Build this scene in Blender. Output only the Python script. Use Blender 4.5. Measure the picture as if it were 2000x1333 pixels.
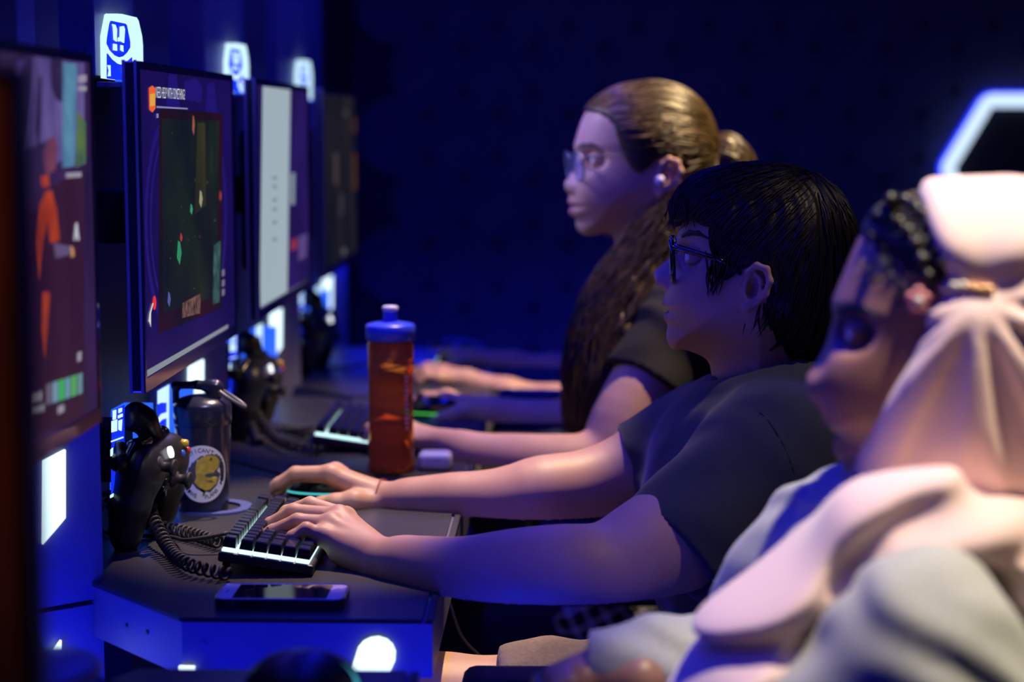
import bpy, bmesh, math, random
import numpy as np
from mathutils import Vector, Matrix
from mathutils.bvhtree import BVHTree

for o in list(bpy.data.objects):
    bpy.data.objects.remove(o)
random.seed(7)
rng = np.random.default_rng(7)
PI = math.pi
SC = bpy.context.scene
COL = SC.collection

# ------------------------------------------------------------------ camera
FPX = 3600.0                                   # focal length in pixels of the 2000 wide frame
PITCH = math.atan(421.5 / FPX)
YAW = math.atan(100 * math.cos(PITCH) / FPX)
EYE = Vector((0, 0, 1.2))
cam_d = bpy.data.cameras.new('camera')
cam_d.sensor_width = 36
cam_d.lens = FPX / 2000 * 36
cam_d.clip_start = 0.05
cam_d.dof.use_dof = True
cam_d.dof.focus_distance = 1.98
cam_d.dof.aperture_fstop = 2.8
cam = bpy.data.objects.new('camera', cam_d)
COL.objects.link(cam)
cam.location = EYE
cam.rotation_euler = (PI / 2 - PITCH, 0, YAW)
SC.camera = cam

# ------------------------------------------------------------------ world and light
SC.view_settings.view_transform = 'Standard'
SC.view_settings.look = 'None'
SC.view_settings.gamma = 1
SC.view_settings.use_curve_mapping = False
SC.view_settings.exposure = 0.0
world = bpy.data.worlds.new('world')
SC.world = world
world.use_nodes = True
world.node_tree.nodes['Background'].inputs[0].default_value = (0.22, 0.20, 0.5, 1)
world.node_tree.nodes['Background'].inputs[1].default_value = 0.007

def aim(o, target):
    d = Vector(target) - o.location
    o.rotation_euler = d.to_track_quat('-Z', 'Y').to_euler()

def spot(name, loc, target, power, size_deg, color, blend=0.5, radius=0.03):
    l = bpy.data.lights.new(name, 'SPOT')
    l.energy = power; l.color = color; l.spot_size = math.radians(size_deg)
    l.spot_blend = blend; l.shadow_soft_size = radius
    o = bpy.data.objects.new(name, l); COL.objects.link(o)
    o.location = loc; aim(o, target)
    return o

def area(name, loc, target, power, sx, sy, color):
    l = bpy.data.lights.new(name, 'AREA')
    l.shape = 'RECTANGLE'; l.size = sx; l.size_y = sy
    l.energy = power; l.color = color
    o = bpy.data.objects.new(name, l); COL.objects.link(o)
    o.location = loc; aim(o, target)
    return o

WARM = (1.0, 0.70, 0.36)
BLUE = (0.008, 0.014, 1.0)
# warm ceiling spots over the seats
spot('ceiling_spot_near', (0.62, 1.20, 2.65), (0.44, 1.38, 0.95), 280, 25, (1.0, 0.86, 0.60), 0.5, 0.04)
spot('ceiling_spot_hands', (0.05, 2.75, 2.65), (-0.22, 2.13, 0.77), 310, 19, WARM, 0.5, 0.02)
spot('ceiling_spot_row', (0.95, 2.70, 2.60), (0.08, 2.88, 0.95), 380, 28, WARM, 0.6, 0.02)
spot('fill_spot_shirt', (1.20, 1.60, 2.65), (0.26, 1.90, 0.82), 55, 18, (1.0, 0.74, 0.46), 0.9, 0.06)  # added fill that warms the dark shirt, no fixture behind it
spot('ceiling_spot_pads', (0.10, 1.15, 2.65), (-0.37, 2.08, 0.79), 90, 10, (1.0, 0.88, 0.70), 0.6, 0.03)
# added fill spot: stands in for the pale window's glow on the face before it
spot('fill_spot_face', (-0.44, 2.72, 1.62), (0.05, 2.78, 1.10), 17, 34, (0.62, 0.55, 1.0), 0.8, 0.05)
# blue LED battens of the arcade: above the screens, over the header, at the corner and floor; plus two added fills
area('led_batten_header', (-0.15, 2.2, 1.95), (-0.50, 2.2, 1.0), 17.0, 3.4, 0.05, BLUE)
area('led_batten_screens', (-0.46, 2.3, 1.36), (0.25, 2.3, 1.0), 4.0, 2.6, 0.06, (0.045, 0.04, 1.0))
area('fill_area_worktop', (-0.08, 1.40, 0.50), (-0.14, 1.80, 0.74), 3.5, 0.4, 0.05, BLUE)  # added area, strengthens the blue of the worktop's side light
area('led_batten_corner', (-0.53, 1.60, 0.62), (-0.41, 1.745, 0.70), 1.1, 0.04, 0.10, BLUE)
area('fill_area_above', (-0.1, 3.0, 2.7), (-0.1, 3.0, 0.0), 4.0, 1.0, 3.2, (0.02, 0.025, 1.0))  # added weak blue ambient fill from above
area('led_batten_floor', (0.1, 4.1, 0.9), (0.1, 4.1, 0), 6.0, 1.2, 0.4, BLUE)

# ------------------------------------------------------------------ pixel to place
FW = Vector((-math.sin(YAW) * math.cos(PITCH), math.cos(YAW) * math.cos(PITCH), -math.sin(PITCH)))
RT = Vector((math.cos(YAW), math.sin(YAW), 0))
UP = RT.cross(FW)
def ray(u, v): return FW + RT * ((u - 1000) / FPX) - UP * ((v - 666.5) / FPX)
def P(u, v, Y): d = ray(u, v); return EYE + d * (Y / d.y)
def PX(u, v, X): d = ray(u, v); return EYE + d * (X / d.x)
def PZ(u, v, Z): d = ray(u, v); return EYE + d * ((Z - EYE.z) / d.z)
def PPL(u, v, p0, n):
    d = ray(u, v); n = Vector(n)
    return EYE + d * ((Vector(p0) - EYE).dot(n) / d.dot(n))

# ------------------------------------------------------------------ materials
MATS = {}
def mat(name, color=(0.5, 0.5, 0.5), rough=0.5, metal=0.0, emit=None, estr=1.0, noise=None, bump=None,
        trans=0.0, ior=1.45, spec=0.5, alpha=1.0, coat=0.0, sss=0.0, sheen=0.0):
    """procedural principled material; noise=(scale, amount) varies the colour, bump=(scale, strength) adds relief"""
    if name in MATS: return MATS[name]
    m = bpy.data.materials.new(name); m.use_nodes = True
    nt = m.node_tree; b = nt.nodes['Principled BSDF']
    b.inputs['Base Color'].default_value = (*color, 1)
    b.inputs['Roughness'].default_value = rough
    b.inputs['Metallic'].default_value = metal
    b.inputs['IOR'].default_value = ior
    b.inputs['Specular IOR Level'].default_value = spec
    b.inputs['Transmission Weight'].default_value = trans
    b.inputs['Alpha'].default_value = alpha
    b.inputs['Coat Weight'].default_value = coat
    if sheen:
        b.inputs['Sheen Weight'].default_value = sheen
    if sss:
        b.inputs['Subsurface Weight'].default_value = sss
        b.inputs['Subsurface Radius'].default_value = (0.012, 0.005, 0.003)
        b.inputs['Subsurface Scale'].default_value = 0.6
    if emit:
        b.inputs['Emission Color'].default_value = (*emit, 1)
        b.inputs['Emission Strength'].default_value = estr
    tc = None
    if noise or bump:
        tc = nt.nodes.new('ShaderNodeTexCoord')
    if noise:
        n = nt.nodes.new('ShaderNodeTexNoise'); n.inputs['Scale'].default_value = noise[0]
        n.inputs['Detail'].default_value = 4
        nt.links.new(tc.outputs['Object'], n.inputs['Vector'])
        r = nt.nodes.new('ShaderNodeValToRGB'); a = noise[1]
        r.color_ramp.elements[0].position = 0.3; r.color_ramp.elements[1].position = 0.7
        r.color_ramp.elements[0].color = (*[c * (1 - a) for c in color], 1)
        r.color_ramp.elements[1].color = (*[min(1, c * (1 + a)) for c in color], 1)
        nt.links.new(n.outputs['Fac'], r.inputs['Fac'])
        nt.links.new(r.outputs['Color'], b.inputs['Base Color'])
    if bump:
        n2 = nt.nodes.new('ShaderNodeTexNoise'); n2.inputs['Scale'].default_value = bump[0]
        n2.inputs['Detail'].default_value = 5
        nt.links.new(tc.outputs['Object'], n2.inputs['Vector'])
        bp = nt.nodes.new('ShaderNodeBump'); bp.inputs['Strength'].default_value = bump[1]
        bp.inputs['Distance'].default_value = 0.01
        nt.links.new(n2.outputs['Fac'], bp.inputs['Height'])
        nt.links.new(bp.outputs['Normal'], b.inputs['Normal'])
    MATS[name] = m
    return m

def glow(name, color, strength):
    return mat(name, (0.02, 0.02, 0.02), 0.5, emit=color, estr=strength, spec=0.15)

def screen_mat(name, c1, c2, scale, strength, stretch=(1, 1, 1), c3=None):
    """flat picture on a screen: soft procedural patches of colour that give off light"""
    if name in MATS: return MATS[name]
    m = bpy.data.materials.new(name); m.use_nodes = True
    nt = m.node_tree; b = nt.nodes['Principled BSDF']
    b.inputs['Base Color'].default_value = (0.005, 0.005, 0.005, 1); b.inputs['Roughness'].default_value = 0.35; b.inputs['Specular IOR Level'].default_value = 0.15
    tc = nt.nodes.new('ShaderNodeTexCoord'); mp = nt.nodes.new('ShaderNodeMapping')
    mp.inputs['Scale'].default_value = stretch
    n = nt.nodes.new('ShaderNodeTexNoise'); n.inputs['Scale'].default_value = scale; n.inputs['Detail'].default_value = 3
    r = nt.nodes.new('ShaderNodeValToRGB')
    r.color_ramp.elements[0].position = 0.35; r.color_ramp.elements[1].position = 0.65
    r.color_ramp.elements[0].color = (*c1, 1); r.color_ramp.elements[1].color = (*c2, 1)
    if c3:
        e = r.color_ramp.elements.new(0.72); e.color = (*c3, 1)
    nt.links.new(tc.outputs['Object'], mp.inputs['Vector']); nt.links.new(mp.outputs['Vector'], n.inputs['Vector'])
    nt.links.new(n.outputs['Fac'], r.inputs['Fac']); nt.links.new(r.outputs['Color'], b.inputs['Emission Color'])
    b.inputs['Emission Strength'].default_value = strength
    MATS[name] = m
    return m

# ------------------------------------------------------------------ objects
def link(name, me, m=None, parent=None, smooth=False):
    o = bpy.data.objects.new(name, me); COL.objects.link(o)
    if m is not None and len(me.materials) == 0: me.materials.append(m)
    if smooth and len(me.polygons):
        me.polygons.foreach_set('use_smooth', np.ones(len(me.polygons), bool))
    if parent is not None: o.parent = parent
    return o

def obj(name, bm, m, parent=None, smooth=False):
    me = bpy.data.meshes.new(name); bm.normal_update(); bm.to_mesh(me); bm.free()
    return link(name, me, m, parent, smooth)

def tag(o, label, cat, group=None):
    o['label'] = label; o['category'] = cat
    if group: o['group'] = group
    return o

def thing(name, label, cat, loc=(0, 0, 0), rz=0, group=None):
    o = bpy.data.objects.new(name, None); COL.objects.link(o)
    o.empty_display_size = 0.05
    o.location = loc; o.rotation_euler = (0, 0, rz)
    return tag(o, label, cat, group)

def struct(o): o['kind'] = 'structure'; return o

def dup(root, loc=None, shift=None, label=None, group=None):
    r = root.copy(); COL.objects.link(r)
    if loc is not None: r.location = loc
    if shift is not None: r.location = root.location + Vector(shift)
    if label: r['label'] = label
    if group: r['group'] = group
    for ch in root.children:
        c = ch.copy(); COL.objects.link(c); c.parent = r
        for g in ch.children:
            d = g.copy(); COL.objects.link(d); d.parent = c
    return r

# ------------------------------------------------------------------ mesh helpers
def add_box(bm, lo, hi, bevel=0.0, seg=2, M=None):
    lo = Vector(lo); hi = Vector(hi)
    r = bmesh.ops.create_cube(bm, size=1)
    vs = r['verts']
    for v in vs:
        v.co = Vector(((lo[i] + hi[i]) / 2 + v.co[i] * (hi[i] - lo[i]) for i in range(3)))
    if bevel > 0:
        es = list({e for v in vs for e in v.link_edges})
        r = bmesh.ops.bevel(bm, geom=vs + es, offset=bevel, segments=seg, affect='EDGES', profile=0.5)
        vs = [v for v in r['verts']]
    if M is not None: bmesh.ops.transform(bm, matrix=M, verts=list({v for v in vs if v.is_valid}))
    return bm

def box(lo, hi, bevel=0.0, seg=2, M=None): return add_box(bmesh.new(), lo, hi, bevel, seg, M)

def add_prism(bm, pts, ext):
    """closed polygon of 3D points pushed along ext"""
    ext = Vector(ext)
    a = [bm.verts.new(Vector(p)) for p in pts]; b = [bm.verts.new(Vector(p) + ext) for p in pts]
    n = len(pts)
    bm.faces.new(a); bm.faces.new(b[::-1])
    for i in range(n):
        bm.faces.new((a[(i + 1) % n], a[i], b[i], b[(i + 1) % n]))
    bmesh.ops.recalc_face_normals(bm, faces=bm.faces[:])
    return bm

def prism(pts, ext): return add_prism(bmesh.new(), pts, ext)

def lathe(prof, seg=48, M=None):
    """profile [(r, z)] turned about z"""
    bm = bmesh.new(); rings = []
    for r, z in prof:
        if r < 1e-6: rings.append([bm.verts.new((0, 0, z))])
        else: rings.append([bm.verts.new((r * math.cos(2 * PI * i / seg), r * math.sin(2 * PI * i / seg), z)) for i in range(seg)])
    for A, B in zip(rings, rings[1:]):
        for i in range(seg):
            j = (i + 1) % seg
            if len(A) == 1 and len(B) == 1: continue
            if len(A) == 1: bm.faces.new((A[0], B[i], B[j]))
            elif len(B) == 1: bm.faces.new((A[i], A[j], B[0]))
            else: bm.faces.new((A[i], A[j], B[j], B[i]))
    bmesh.ops.recalc_face_normals(bm, faces=bm.faces[:])
    if M is not None: bm.transform(M)
    return bm

def catmull(pts, n=8, closed=False):
    pts = [np.array(p, float) for p in pts]; m = len(pts); out = []
    rngs = range(m) if closed else range(m - 1)
    for i in rngs:
        if closed: p0, p1, p2, p3 = pts[i - 1], pts[i], pts[(i + 1) % m], pts[(i + 2) % m]
        else:
            p1, p2 = pts[i], pts[i + 1]
            p0 = pts[i - 1] if i > 0 else 2 * p1 - p2
            p3 = pts[i + 2] if i + 2 < m else 2 * p2 - p1
        for j in range(n):
            t = j / n
            out.append(0.5 * ((2 * p1) + (-p0 + p2) * t + (2 * p0 - 5 * p1 + 4 * p2 - p3) * t * t + (-p0 + 3 * p1 - 3 * p2 + p3) * t ** 3))
    if not closed: out.append(pts[-1])
    return out

def add_tube(bm, pts, r, seg=8, closed=False, cap=True):
    pts = [Vector(p) for p in pts]; n = len(pts)
    rr = r if hasattr(r, '__len__') else [r] * n
    prev = None; rings = []
    for i, p in enumerate(pts):
        if closed: t = pts[(i + 1) % n] - pts[i - 1]
        else: t = pts[min(i + 1, n - 1)] - pts[max(i - 1, 0)]
        if t.length < 1e-9: t = Vector((0, 0, 1))
        t.normalize()
        if prev is None:
            a = Vector((0, 0, 1)) if abs(t.z) < 0.9 else Vector((1, 0, 0))
            prev = (a - t * a.dot(t)).normalized()
        else:
            q = prev - t * prev.dot(t)
            prev = q.normalized() if q.length > 1e-6 else prev
        b = t.cross(prev)
        rings.append([bm.verts.new(p + (prev * math.cos(2 * PI * k / seg) + b * math.sin(2 * PI * k / seg)) * rr[i]) for k in range(seg)])
    rg = range(n) if closed else range(n - 1)
    for i in rg:
        A, B = rings[i], rings[(i + 1) % n]
        for k in range(seg):
            bm.faces.new((A[k], A[(k + 1) % seg], B[(k + 1) % seg], B[k]))
    if cap and not closed:
        bm.faces.new(rings[0][::-1]); bm.faces.new(rings[-1])
    return bm

def tube(pts, r, seg=8, closed=False): return add_tube(bmesh.new(), pts, r, seg, closed)

def ngon(pts):
    bm = bmesh.new(); bm.faces.new([bm.verts.new(Vector(p)) for p in pts]); return bm

def circle2(cx, cy, rx, ry, n=24, a0=0, a1=2 * PI):
    return [(cx + rx * math.cos(a0 + (a1 - a0) * i / n), cy + ry * math.sin(a0 + (a1 - a0) * i / n)) for i in range(n)]

def text_mesh(body, size, align='LEFT'):
    cu = bpy.data.curves.new('lettering', 'FONT'); cu.body = body; cu.size = size; cu.align_x = align
    cu.resolution_u = 3
    o = bpy.data.objects.new('lettering', cu); COL.objects.link(o)
    dg = bpy.context.evaluated_depsgraph_get()
    me = bpy.data.meshes.new_from_object(o.evaluated_get(dg))
    bpy.data.objects.remove(o)
    return me

# ------------------------------------------------------------------ implicit modelling (bodies, cloth, hair volumes)
def smin(a, b, k):
    if k <= 0: return np.minimum(a, b)
    h = np.maximum(k - np.abs(a - b), 0) / k
    return np.minimum(a, b) - h * h * k * 0.25

class Field:
    def __init__(s): s.p = []; s.disp = None
    def add(s, f, c, rad, k=0.01, op='+'):
        s.p.append((f, np.array(c, float), rad, k, op)); return s
    def cap(s, a, b, ra, rb, k=0.01, op='+'):
        a = np.array(a, float); b = np.array(b, float); ab = b - a; L2 = max(ab @ ab, 1e-12)
        def f(p):
            h = np.clip((p - a) @ ab / L2, 0, 1)
            return np.linalg.norm(p - a - h[:, None] * ab, axis=1) - (ra + (rb - ra) * h)
        return s.add(f, (a + b) / 2, math.sqrt(L2) / 2 + max(ra, rb), k, op)
    def chain(s, pts, k=0.012, op='+'):
        """pts: [(xyz, r)]"""
        for (a, ra), (b, rb) in zip(pts, pts[1:]): s.cap(a, b, ra, rb, k, op)
        return s
    def ell(s, c, r, k=0.01, op='+', rot=None):
        c = np.array(c, float); r = np.array(r, float)
        R = np.array(rot.to_3x3()) if rot is not None else None
        def f(p):
            q = p - c
            if R is not None: q = q @ R
            k0 = np.linalg.norm(q / r, axis=1); k1 = np.linalg.norm(q / (r * r), axis=1) + 1e-9
            return np.where(k0 < 1e-4, -r.min(), k0 * (k0 - 1) / k1)
        return s.add(f, c, r.max(), k, op)
    def __call__(s, p, sel=None):
        d = np.full(len(p), 1.0)
        for i, (f, c, rad, k, op) in enumerate(s.p):
            if sel is not None and not sel[i]: continue
            v = f(p)
            if op == '+': d = smin(d, v, k)
            elif op == '-': d = -smin(-d, v, k)
            else: d = -smin(-d, -v, k)
        if s.disp is not None: d = d + s.disp(p)
        return d

def isosurface(F, lo, hi, res, B=16):
    """surface nets over the blocks that the surface crosses -> (verts, quads)"""
    lo = np.array(lo, float); hi = np.array(hi, float)
    nb = np.ceil((hi - lo) / res / B).astype(int); n = nb * B + 1
    V = np.full(n, 1.0, np.float32)
    g = np.stack(np.meshgrid(*[np.arange(B + 1)] * 3, indexing='ij'), -1).reshape(-1, 3) * res
    brad = B * res * 0.5 * math.sqrt(3)
    cen = lo + (np.stack(np.meshgrid(*[np.arange(q) for q in nb], indexing='ij'), -1).reshape(-1, 3) + 0.5) * B * res
    cd = F(cen)
    ijk = np.stack(np.meshgrid(*[np.arange(q) for q in nb], indexing='ij'), -1).reshape(-1, 3)
    cs = [q[1] for q in F.p]
    for c, d, (i, j, k) in zip(cen, cd, ijk):
        sl = (slice(i * B, i * B + B + 1), slice(j * B, j * B + B + 1), slice(k * B, k * B + B + 1))
        if abs(d) > brad * 1.5 + 0.012:
            V[sl] = np.where(V[sl] == 1.0, (1.0 if d > 0 else -1.0), V[sl]); continue
        sel = [(q[4] == '&') or (np.linalg.norm(q[1] - c) - q[2] < brad + 0.012 + q[3]) for q in F.p]
        V[sl] = F(c - B * res * 0.5 + g, sel).reshape(B + 1, B + 1, B + 1)
    ins = V < 0
    s = np.zeros(tuple(np.array(n) - 1), np.uint8)
    for dx in (0, 1):
        for dy in (0, 1):
            for dz in (0, 1):
                s += ins[dx:n[0] - 1 + dx, dy:n[1] - 1 + dy, dz:n[2] - 1 + dz]
    act = np.argwhere((s > 0) & (s < 8))
    if len(act) == 0: return np.zeros((0, 3)), np.zeros((0, 4), int)
    idx = np.full(s.shape, -1, np.int32); idx[tuple(act.T)] = np.arange(len(act))
    acc = np.zeros((len(act), 3)); cnt = np.zeros(len(act))
    corners = [(a, b, c) for a in (0, 1) for b in (0, 1) for c in (0, 1)]
    val = {c: V[act[:, 0] + c[0], act[:, 1] + c[1], act[:, 2] + c[2]] for c in corners}
    for c in corners:
        for ax in range(3):
            if c[ax]: continue
            e = list(c); e[ax] = 1; e = tuple(e)
            a, b = val[c], val[e]; m = (a < 0) != (b < 0)
            t = np.where(m, a / np.where(m, a - b, 1), 0)
            p = np.array(c, float)[None].repeat(len(act), 0); p[:, ax] += t
            acc += p * m[:, None]; cnt += m
    verts = lo + (act + acc / cnt[:, None]) * res
    quads = []
    for ax in range(3):
        o1, o2 = [(1, 2), (2, 0), (0, 1)][ax]
        slA = [slice(None)] * 3; slB = [slice(None)] * 3
        slA[ax] = slice(0, -1); slB[ax] = slice(1, None)
        A = ins[tuple(slA)]; Bv = ins[tuple(slB)]
        e = np.argwhere(A != Bv)
        e = e[(e[:, o1] > 0) & (e[:, o2] > 0) & (e[:, o1] < n[o1] - 1) & (e[:, o2] < n[o2] - 1)]
        if len(e) == 0: continue
        u1 = np.zeros(3, int); u1[o1] = 1; u2 = np.zeros(3, int); u2[o2] = 1
        q = np.stack([idx[tuple((e - u1 - u2).T)], idx[tuple((e - u2).T)], idx[tuple(e.T)], idx[tuple((e - u1).T)]], 1)
        fl = A[tuple(e.T)]
        q[~fl] = q[~fl][:, ::-1]
        quads.append(q)
    return verts, np.concatenate(quads)

def quad_mesh(name, verts, quads):
    me = bpy.data.meshes.new(name)
    me.vertices.add(len(verts)); me.vertices.foreach_set('co', np.ascontiguousarray(verts, np.float32).ravel())
    me.loops.add(len(quads) * 4); me.loops.foreach_set('vertex_index', np.ascontiguousarray(quads, np.int32).ravel())
    me.polygons.add(len(quads)); me.polygons.foreach_set('loop_start', np.arange(len(quads), dtype=np.int32) * 4)
    me.polygons.foreach_set('use_smooth', np.ones(len(quads), bool))
    me.update(calc_edges=True); me.validate()
    return me

def sdf_mesh(name, parts):
    """parts: [(field, lo, hi, res)] joined into one mesh"""
    vs, qs, off = [], [], 0
    for F, lo, hi, res in parts:
        v, q = isosurface(F, lo, hi, res)
        vs.append(v); qs.append(q + off); off += len(v)
    return quad_mesh(name, np.concatenate(vs), np.concatenate(qs))

class Profile:
    """signed distance (positive inside) to a closed outline in a plane, looked up from a grid"""
    def __init__(s, pts, smooth=6, res=0.0016, pad=0.07):
        pts = np.array(catmull(pts, smooth, True)) if smooth else np.array(pts, float)
        s.lo = pts.min(0) - pad; hi = pts.max(0) + pad; s.res = res; s.poly = pts
        n = np.ceil((hi - s.lo) / res).astype(int) + 1; s.n = n
        X, Y = np.meshgrid(np.arange(n[0]) * res + s.lo[0], np.arange(n[1]) * res + s.lo[1], indexing='ij')
        d2 = np.full(X.shape, 1e9); wn = np.zeros(X.shape, bool)
        for a, b in zip(pts, np.roll(pts, -1, 0)):
            e = b - a; L = max(e @ e, 1e-14)
            h = np.clip(((X - a[0]) * e[0] + (Y - a[1]) * e[1]) / L, 0, 1)
            d2 = np.minimum(d2, (X - a[0] - h * e[0]) ** 2 + (Y - a[1] - h * e[1]) ** 2)
            if abs(e[1]) > 1e-12:
                c = (a[1] > Y) != (b[1] > Y)
                wn ^= c & (X < e[0] * (Y - a[1]) / e[1] + a[0])
        s.g = np.where(wn, 1, -1) * np.sqrt(d2)
    def __call__(s, a, b):
        x = np.clip((a - s.lo[0]) / s.res, 0, s.n[0] - 1.001); y = np.clip((b - s.lo[1]) / s.res, 0, s.n[1] - 1.001)
        i = x.astype(int); j = y.astype(int); fx = x - i; fy = y - j; g = s.g
        v = (g[i, j] * (1 - fx) * (1 - fy) + g[i + 1, j] * fx * (1 - fy) + g[i, j + 1] * (1 - fx) * fy + g[i + 1, j + 1] * fx * fy)
        ox = np.maximum(np.maximum(s.lo[0] - a, a - (s.lo[0] + s.res * (s.n[0] - 1))), 0)
        oy = np.maximum(np.maximum(s.lo[1] - b, b - (s.lo[1] + s.res * (s.n[1] - 1))), 0)
        return v - np.hypot(ox, oy)

def inflate(prof, frame, R, k):
    """solid whose silhouette along the frame's side axis is the outline"""
    def f(p):
        a, b, w = frame(p)
        d = prof(a, b)
        kk = k(a, b) if callable(k) else k
        return np.hypot(np.maximum(R - d, 0), w * kk) - R
    return f

# ================================================================== the setting
S = 0.71                                        # spacing of the stations along the row
DZ = 0.74                                       # worktop height
m_wall = mat('wall paint dark navy', (0.035, 0.035, 0.06), 0.7, noise=(9, 0.15), bump=(60, 0.08))
m_recess = mat('recess black', (0.026, 0.026, 0.032), 0.6, bump=(80, 0.05))
m_panel = mat('panel blue grey', (0.16, 0.16, 0.22), 0.45, noise=(14, 0.08), bump=(120, 0.04))
m_panel2 = mat('panel dark grey', (0.07, 0.07, 0.085), 0.5, noise=(14, 0.08))
m_back = mat('back wall felt', (0.055, 0.055, 0.065), 0.9, noise=(7, 0.2), bump=(200, 0.1))
m_tile = mat('acoustic tile felt', (0.15, 0.15, 0.17), 0.9, noise=(9, 0.15), bump=(220, 0.12))
m_floor = mat('floor carpet', (0.16, 0.16, 0.19), 0.9, noise=(30, 0.25), bump=(300, 0.2))
m_white_glow = glow('light white blue', (0.70, 0.92, 1.0), 1.7)
m_sign_white = glow('sign white', (0.58, 0.86, 1.0), 1.15)
m_sign_blue = glow('sign blue', (0.005, 0.03, 1.0), 1.0)
m_sign_blue2 = glow('sign bright blue', (0.02, 0.12, 1.0), 1.2)
m_black = mat('black plastic', (0.012, 0.012, 0.014), 0.35, bump=(500, 0.02))
m_black_gloss = mat('black gloss plastic', (0.010, 0.010, 0.012), 0.15, coat=0.4)
m_black_soft = mat('black rubber', (0.016, 0.016, 0.018), 0.6, bump=(400, 0.05))

struct(obj('floor', box((-0.6, 0.2, -0.05), (2.7, 4.95, 0)), m_floor))
wb = struct(obj('wall_back', box((-0.62, 4.92, 0), (2.7, 5.0, 3.0)), m_back))
struct(obj('wall_right', box((2.7, 0.2, 0), (2.8, 5.0, 3.0)), m_wall))
wl = struct(obj('wall_left', box((-0.62, 1.0, 0), (-0.56, 4.95, 3.0)), m_recess))

# rounded hexagonal felt tiles on the back wall
hexpts = []
for i in range(6):
    a = PI / 6 + i * PI / 3
    for da in (-0.28, 0, 0.28):
        r = 0.098 if da == 0 else 0.0965
        hexpts.append((r * math.cos(a + da), r * math.sin(a + da) * 1.08))
tbm = prism([(x, 0, z) for x, z in hexpts], (0, -0.012, 0))
tme = None
for r in range(9):
    for c in range(11):
        x = -0.45 + c * 0.185 + (0.0925 if r % 2 else 0); z = 0.14 + r * 0.172
        if tme is None:
            t = obj('felt_tile', tbm, m_tile, wb); tme = t.data
        else:
            t = link('felt_tile', tme, None, wb)
        t.location = (x, 4.9195, z); t.rotation_euler = (rng.uniform(-0.02, 0.02), 0, rng.uniform(-0.02, 0.02))

# header panels above the screens (seen strip by strip)
XH = -0.49
ntrim = 0
for u0, u1, m in ((-150, -60, m_panel2), (-60, 34, m_recess), (34, 70, m_panel), (70, 116, m_panel2), (184, 262, m_panel), (262, 331, m_panel2),
                  (400, 475, m_panel), (475, 519, m_panel2), (541, 628, m_panel)):
    y0 = PX(u0, 60, XH).y; y1 = PX(u1, 60, XH).y
    ntrim += 1; struct(obj('trim_%d' % ntrim, box((-0.559, y0, 1.252), (XH, y1, 3.0), 0.002), m))

# angled wing panels between the stations
WD = Vector((0.766, 0.643, 0)); WN = Vector((0.643, -0.766, 0))
W0 = Vector((-0.466, 1.822, 0))
def wing_pt(u, v): return PPL(u, v, W0 + WN * 0.001, WN)
wing_me = {}
for k in range(-1, 4):
    E = W0 + Vector((0, S * k, 0)); A = E - WD * 0.12; Bk = E + Vector((-0.02, 0.03, 0)); Cc = Vector((-0.56, E.y + 0.03, 0))
    for nm, z0, z1 in (('wing_panel', 0.722, 1.26), ('wing_panel', 0.0, 0.716)):
        ink = 0.0 if z1 > 1 else 0.003
        pts = [q - WN * ink + Vector((0, 0, z0)) for q in (A, E, Bk)] + [Cc + Vector((0, 0, z0)), Vector((-0.56, A.y, z0))]
        ntrim += 1; struct(obj('trim_%d' % ntrim, prism(pts, (0, 0, z1 - z0)), m_panel))

def wing_light(pts, labels, ks, group, h=0.004):
    base = [wing_pt(*q) for q in pts]
    c = sum(base, Vector()) / len(base)
    me = None
    for k, label in zip(ks, labels):
        if me is None:
            o = obj('wall_light', prism([q - c for q in base], WN * h), m_white_glow); me = o.data
        else: o = link('wall_light', me)
        o.location = c + Vector((0, S * k, 0))
        tag(o, label, 'wall light', group)
wing_light([(83, 900), (125, 878), (125, 1011), (82, 1063)], ['glowing white slanted slot light on the wing panel beside the orange figure screen', 'glowing white slanted slot light on the wing panel behind the shaker bottle', 'glowing white slanted slot light on the wing panel under the pale window screen', 'glowing white slanted slot light at the far end of the wall under the black screen'], (0, 1, 2, 3), 'slanted slot lights on the wing panels')
wing_light([(92, 1284), (117, 1250), (117, 1420), (75, 1420), (75, 1302)], ['glowing white slot light with a pointed top below the seam of the nearest wing panel', 'low glowing slot light with a pointed top under the worktop of the orange bottle'], (0, 1), 'low slot lights on the wing panels')

# ---------------------------------------------------------------- neon hexagon on the back wall
hx = thing('neon_hexagon', 'glowing white and blue hexagonal neon outline on the dark back wall', 'neon light', P(2001, 330, 4.90))
hc = P(2001, 330, 4.90)
hp = []
for i in range(6):
    a = PI + i * PI / 3
    hp.append(Vector((math.cos(a), 0, math.sin(a))))
Rh = 151 / 735.0
ctr = []
for i in range(6):
    a, b, c = hp[i - 1], hp[i], hp[(i + 1) % 6]
    for t in (0.12, 0.06, 0.0):
        ctr.append(b.lerp(a, t) if t else b * 0.985)
    for t in (0.06, 0.12): ctr.append(b.lerp(c, t))
obj('tube', tube([q * Rh + Vector((0, -0.016, 0)) for q in ctr], 0.0175, 10, True), glow('neon white', (0.62, 0.80, 1.0), 1.15), hx, True)
obj('halo_tube', tube([q * (Rh + 0.002) for q in ctr], 0.022, 10, True), glow('neon blue', (0.02, 0.04, 1.0), 2.2), hx, True)  # added glowing tube that makes the blue halo round the neon
obj('backing_plate', prism([q * (Rh - 0.02) + Vector((0, -0.004, 0)) for q in hp], (0, -0.004, 0)), m_recess, hx)

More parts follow.
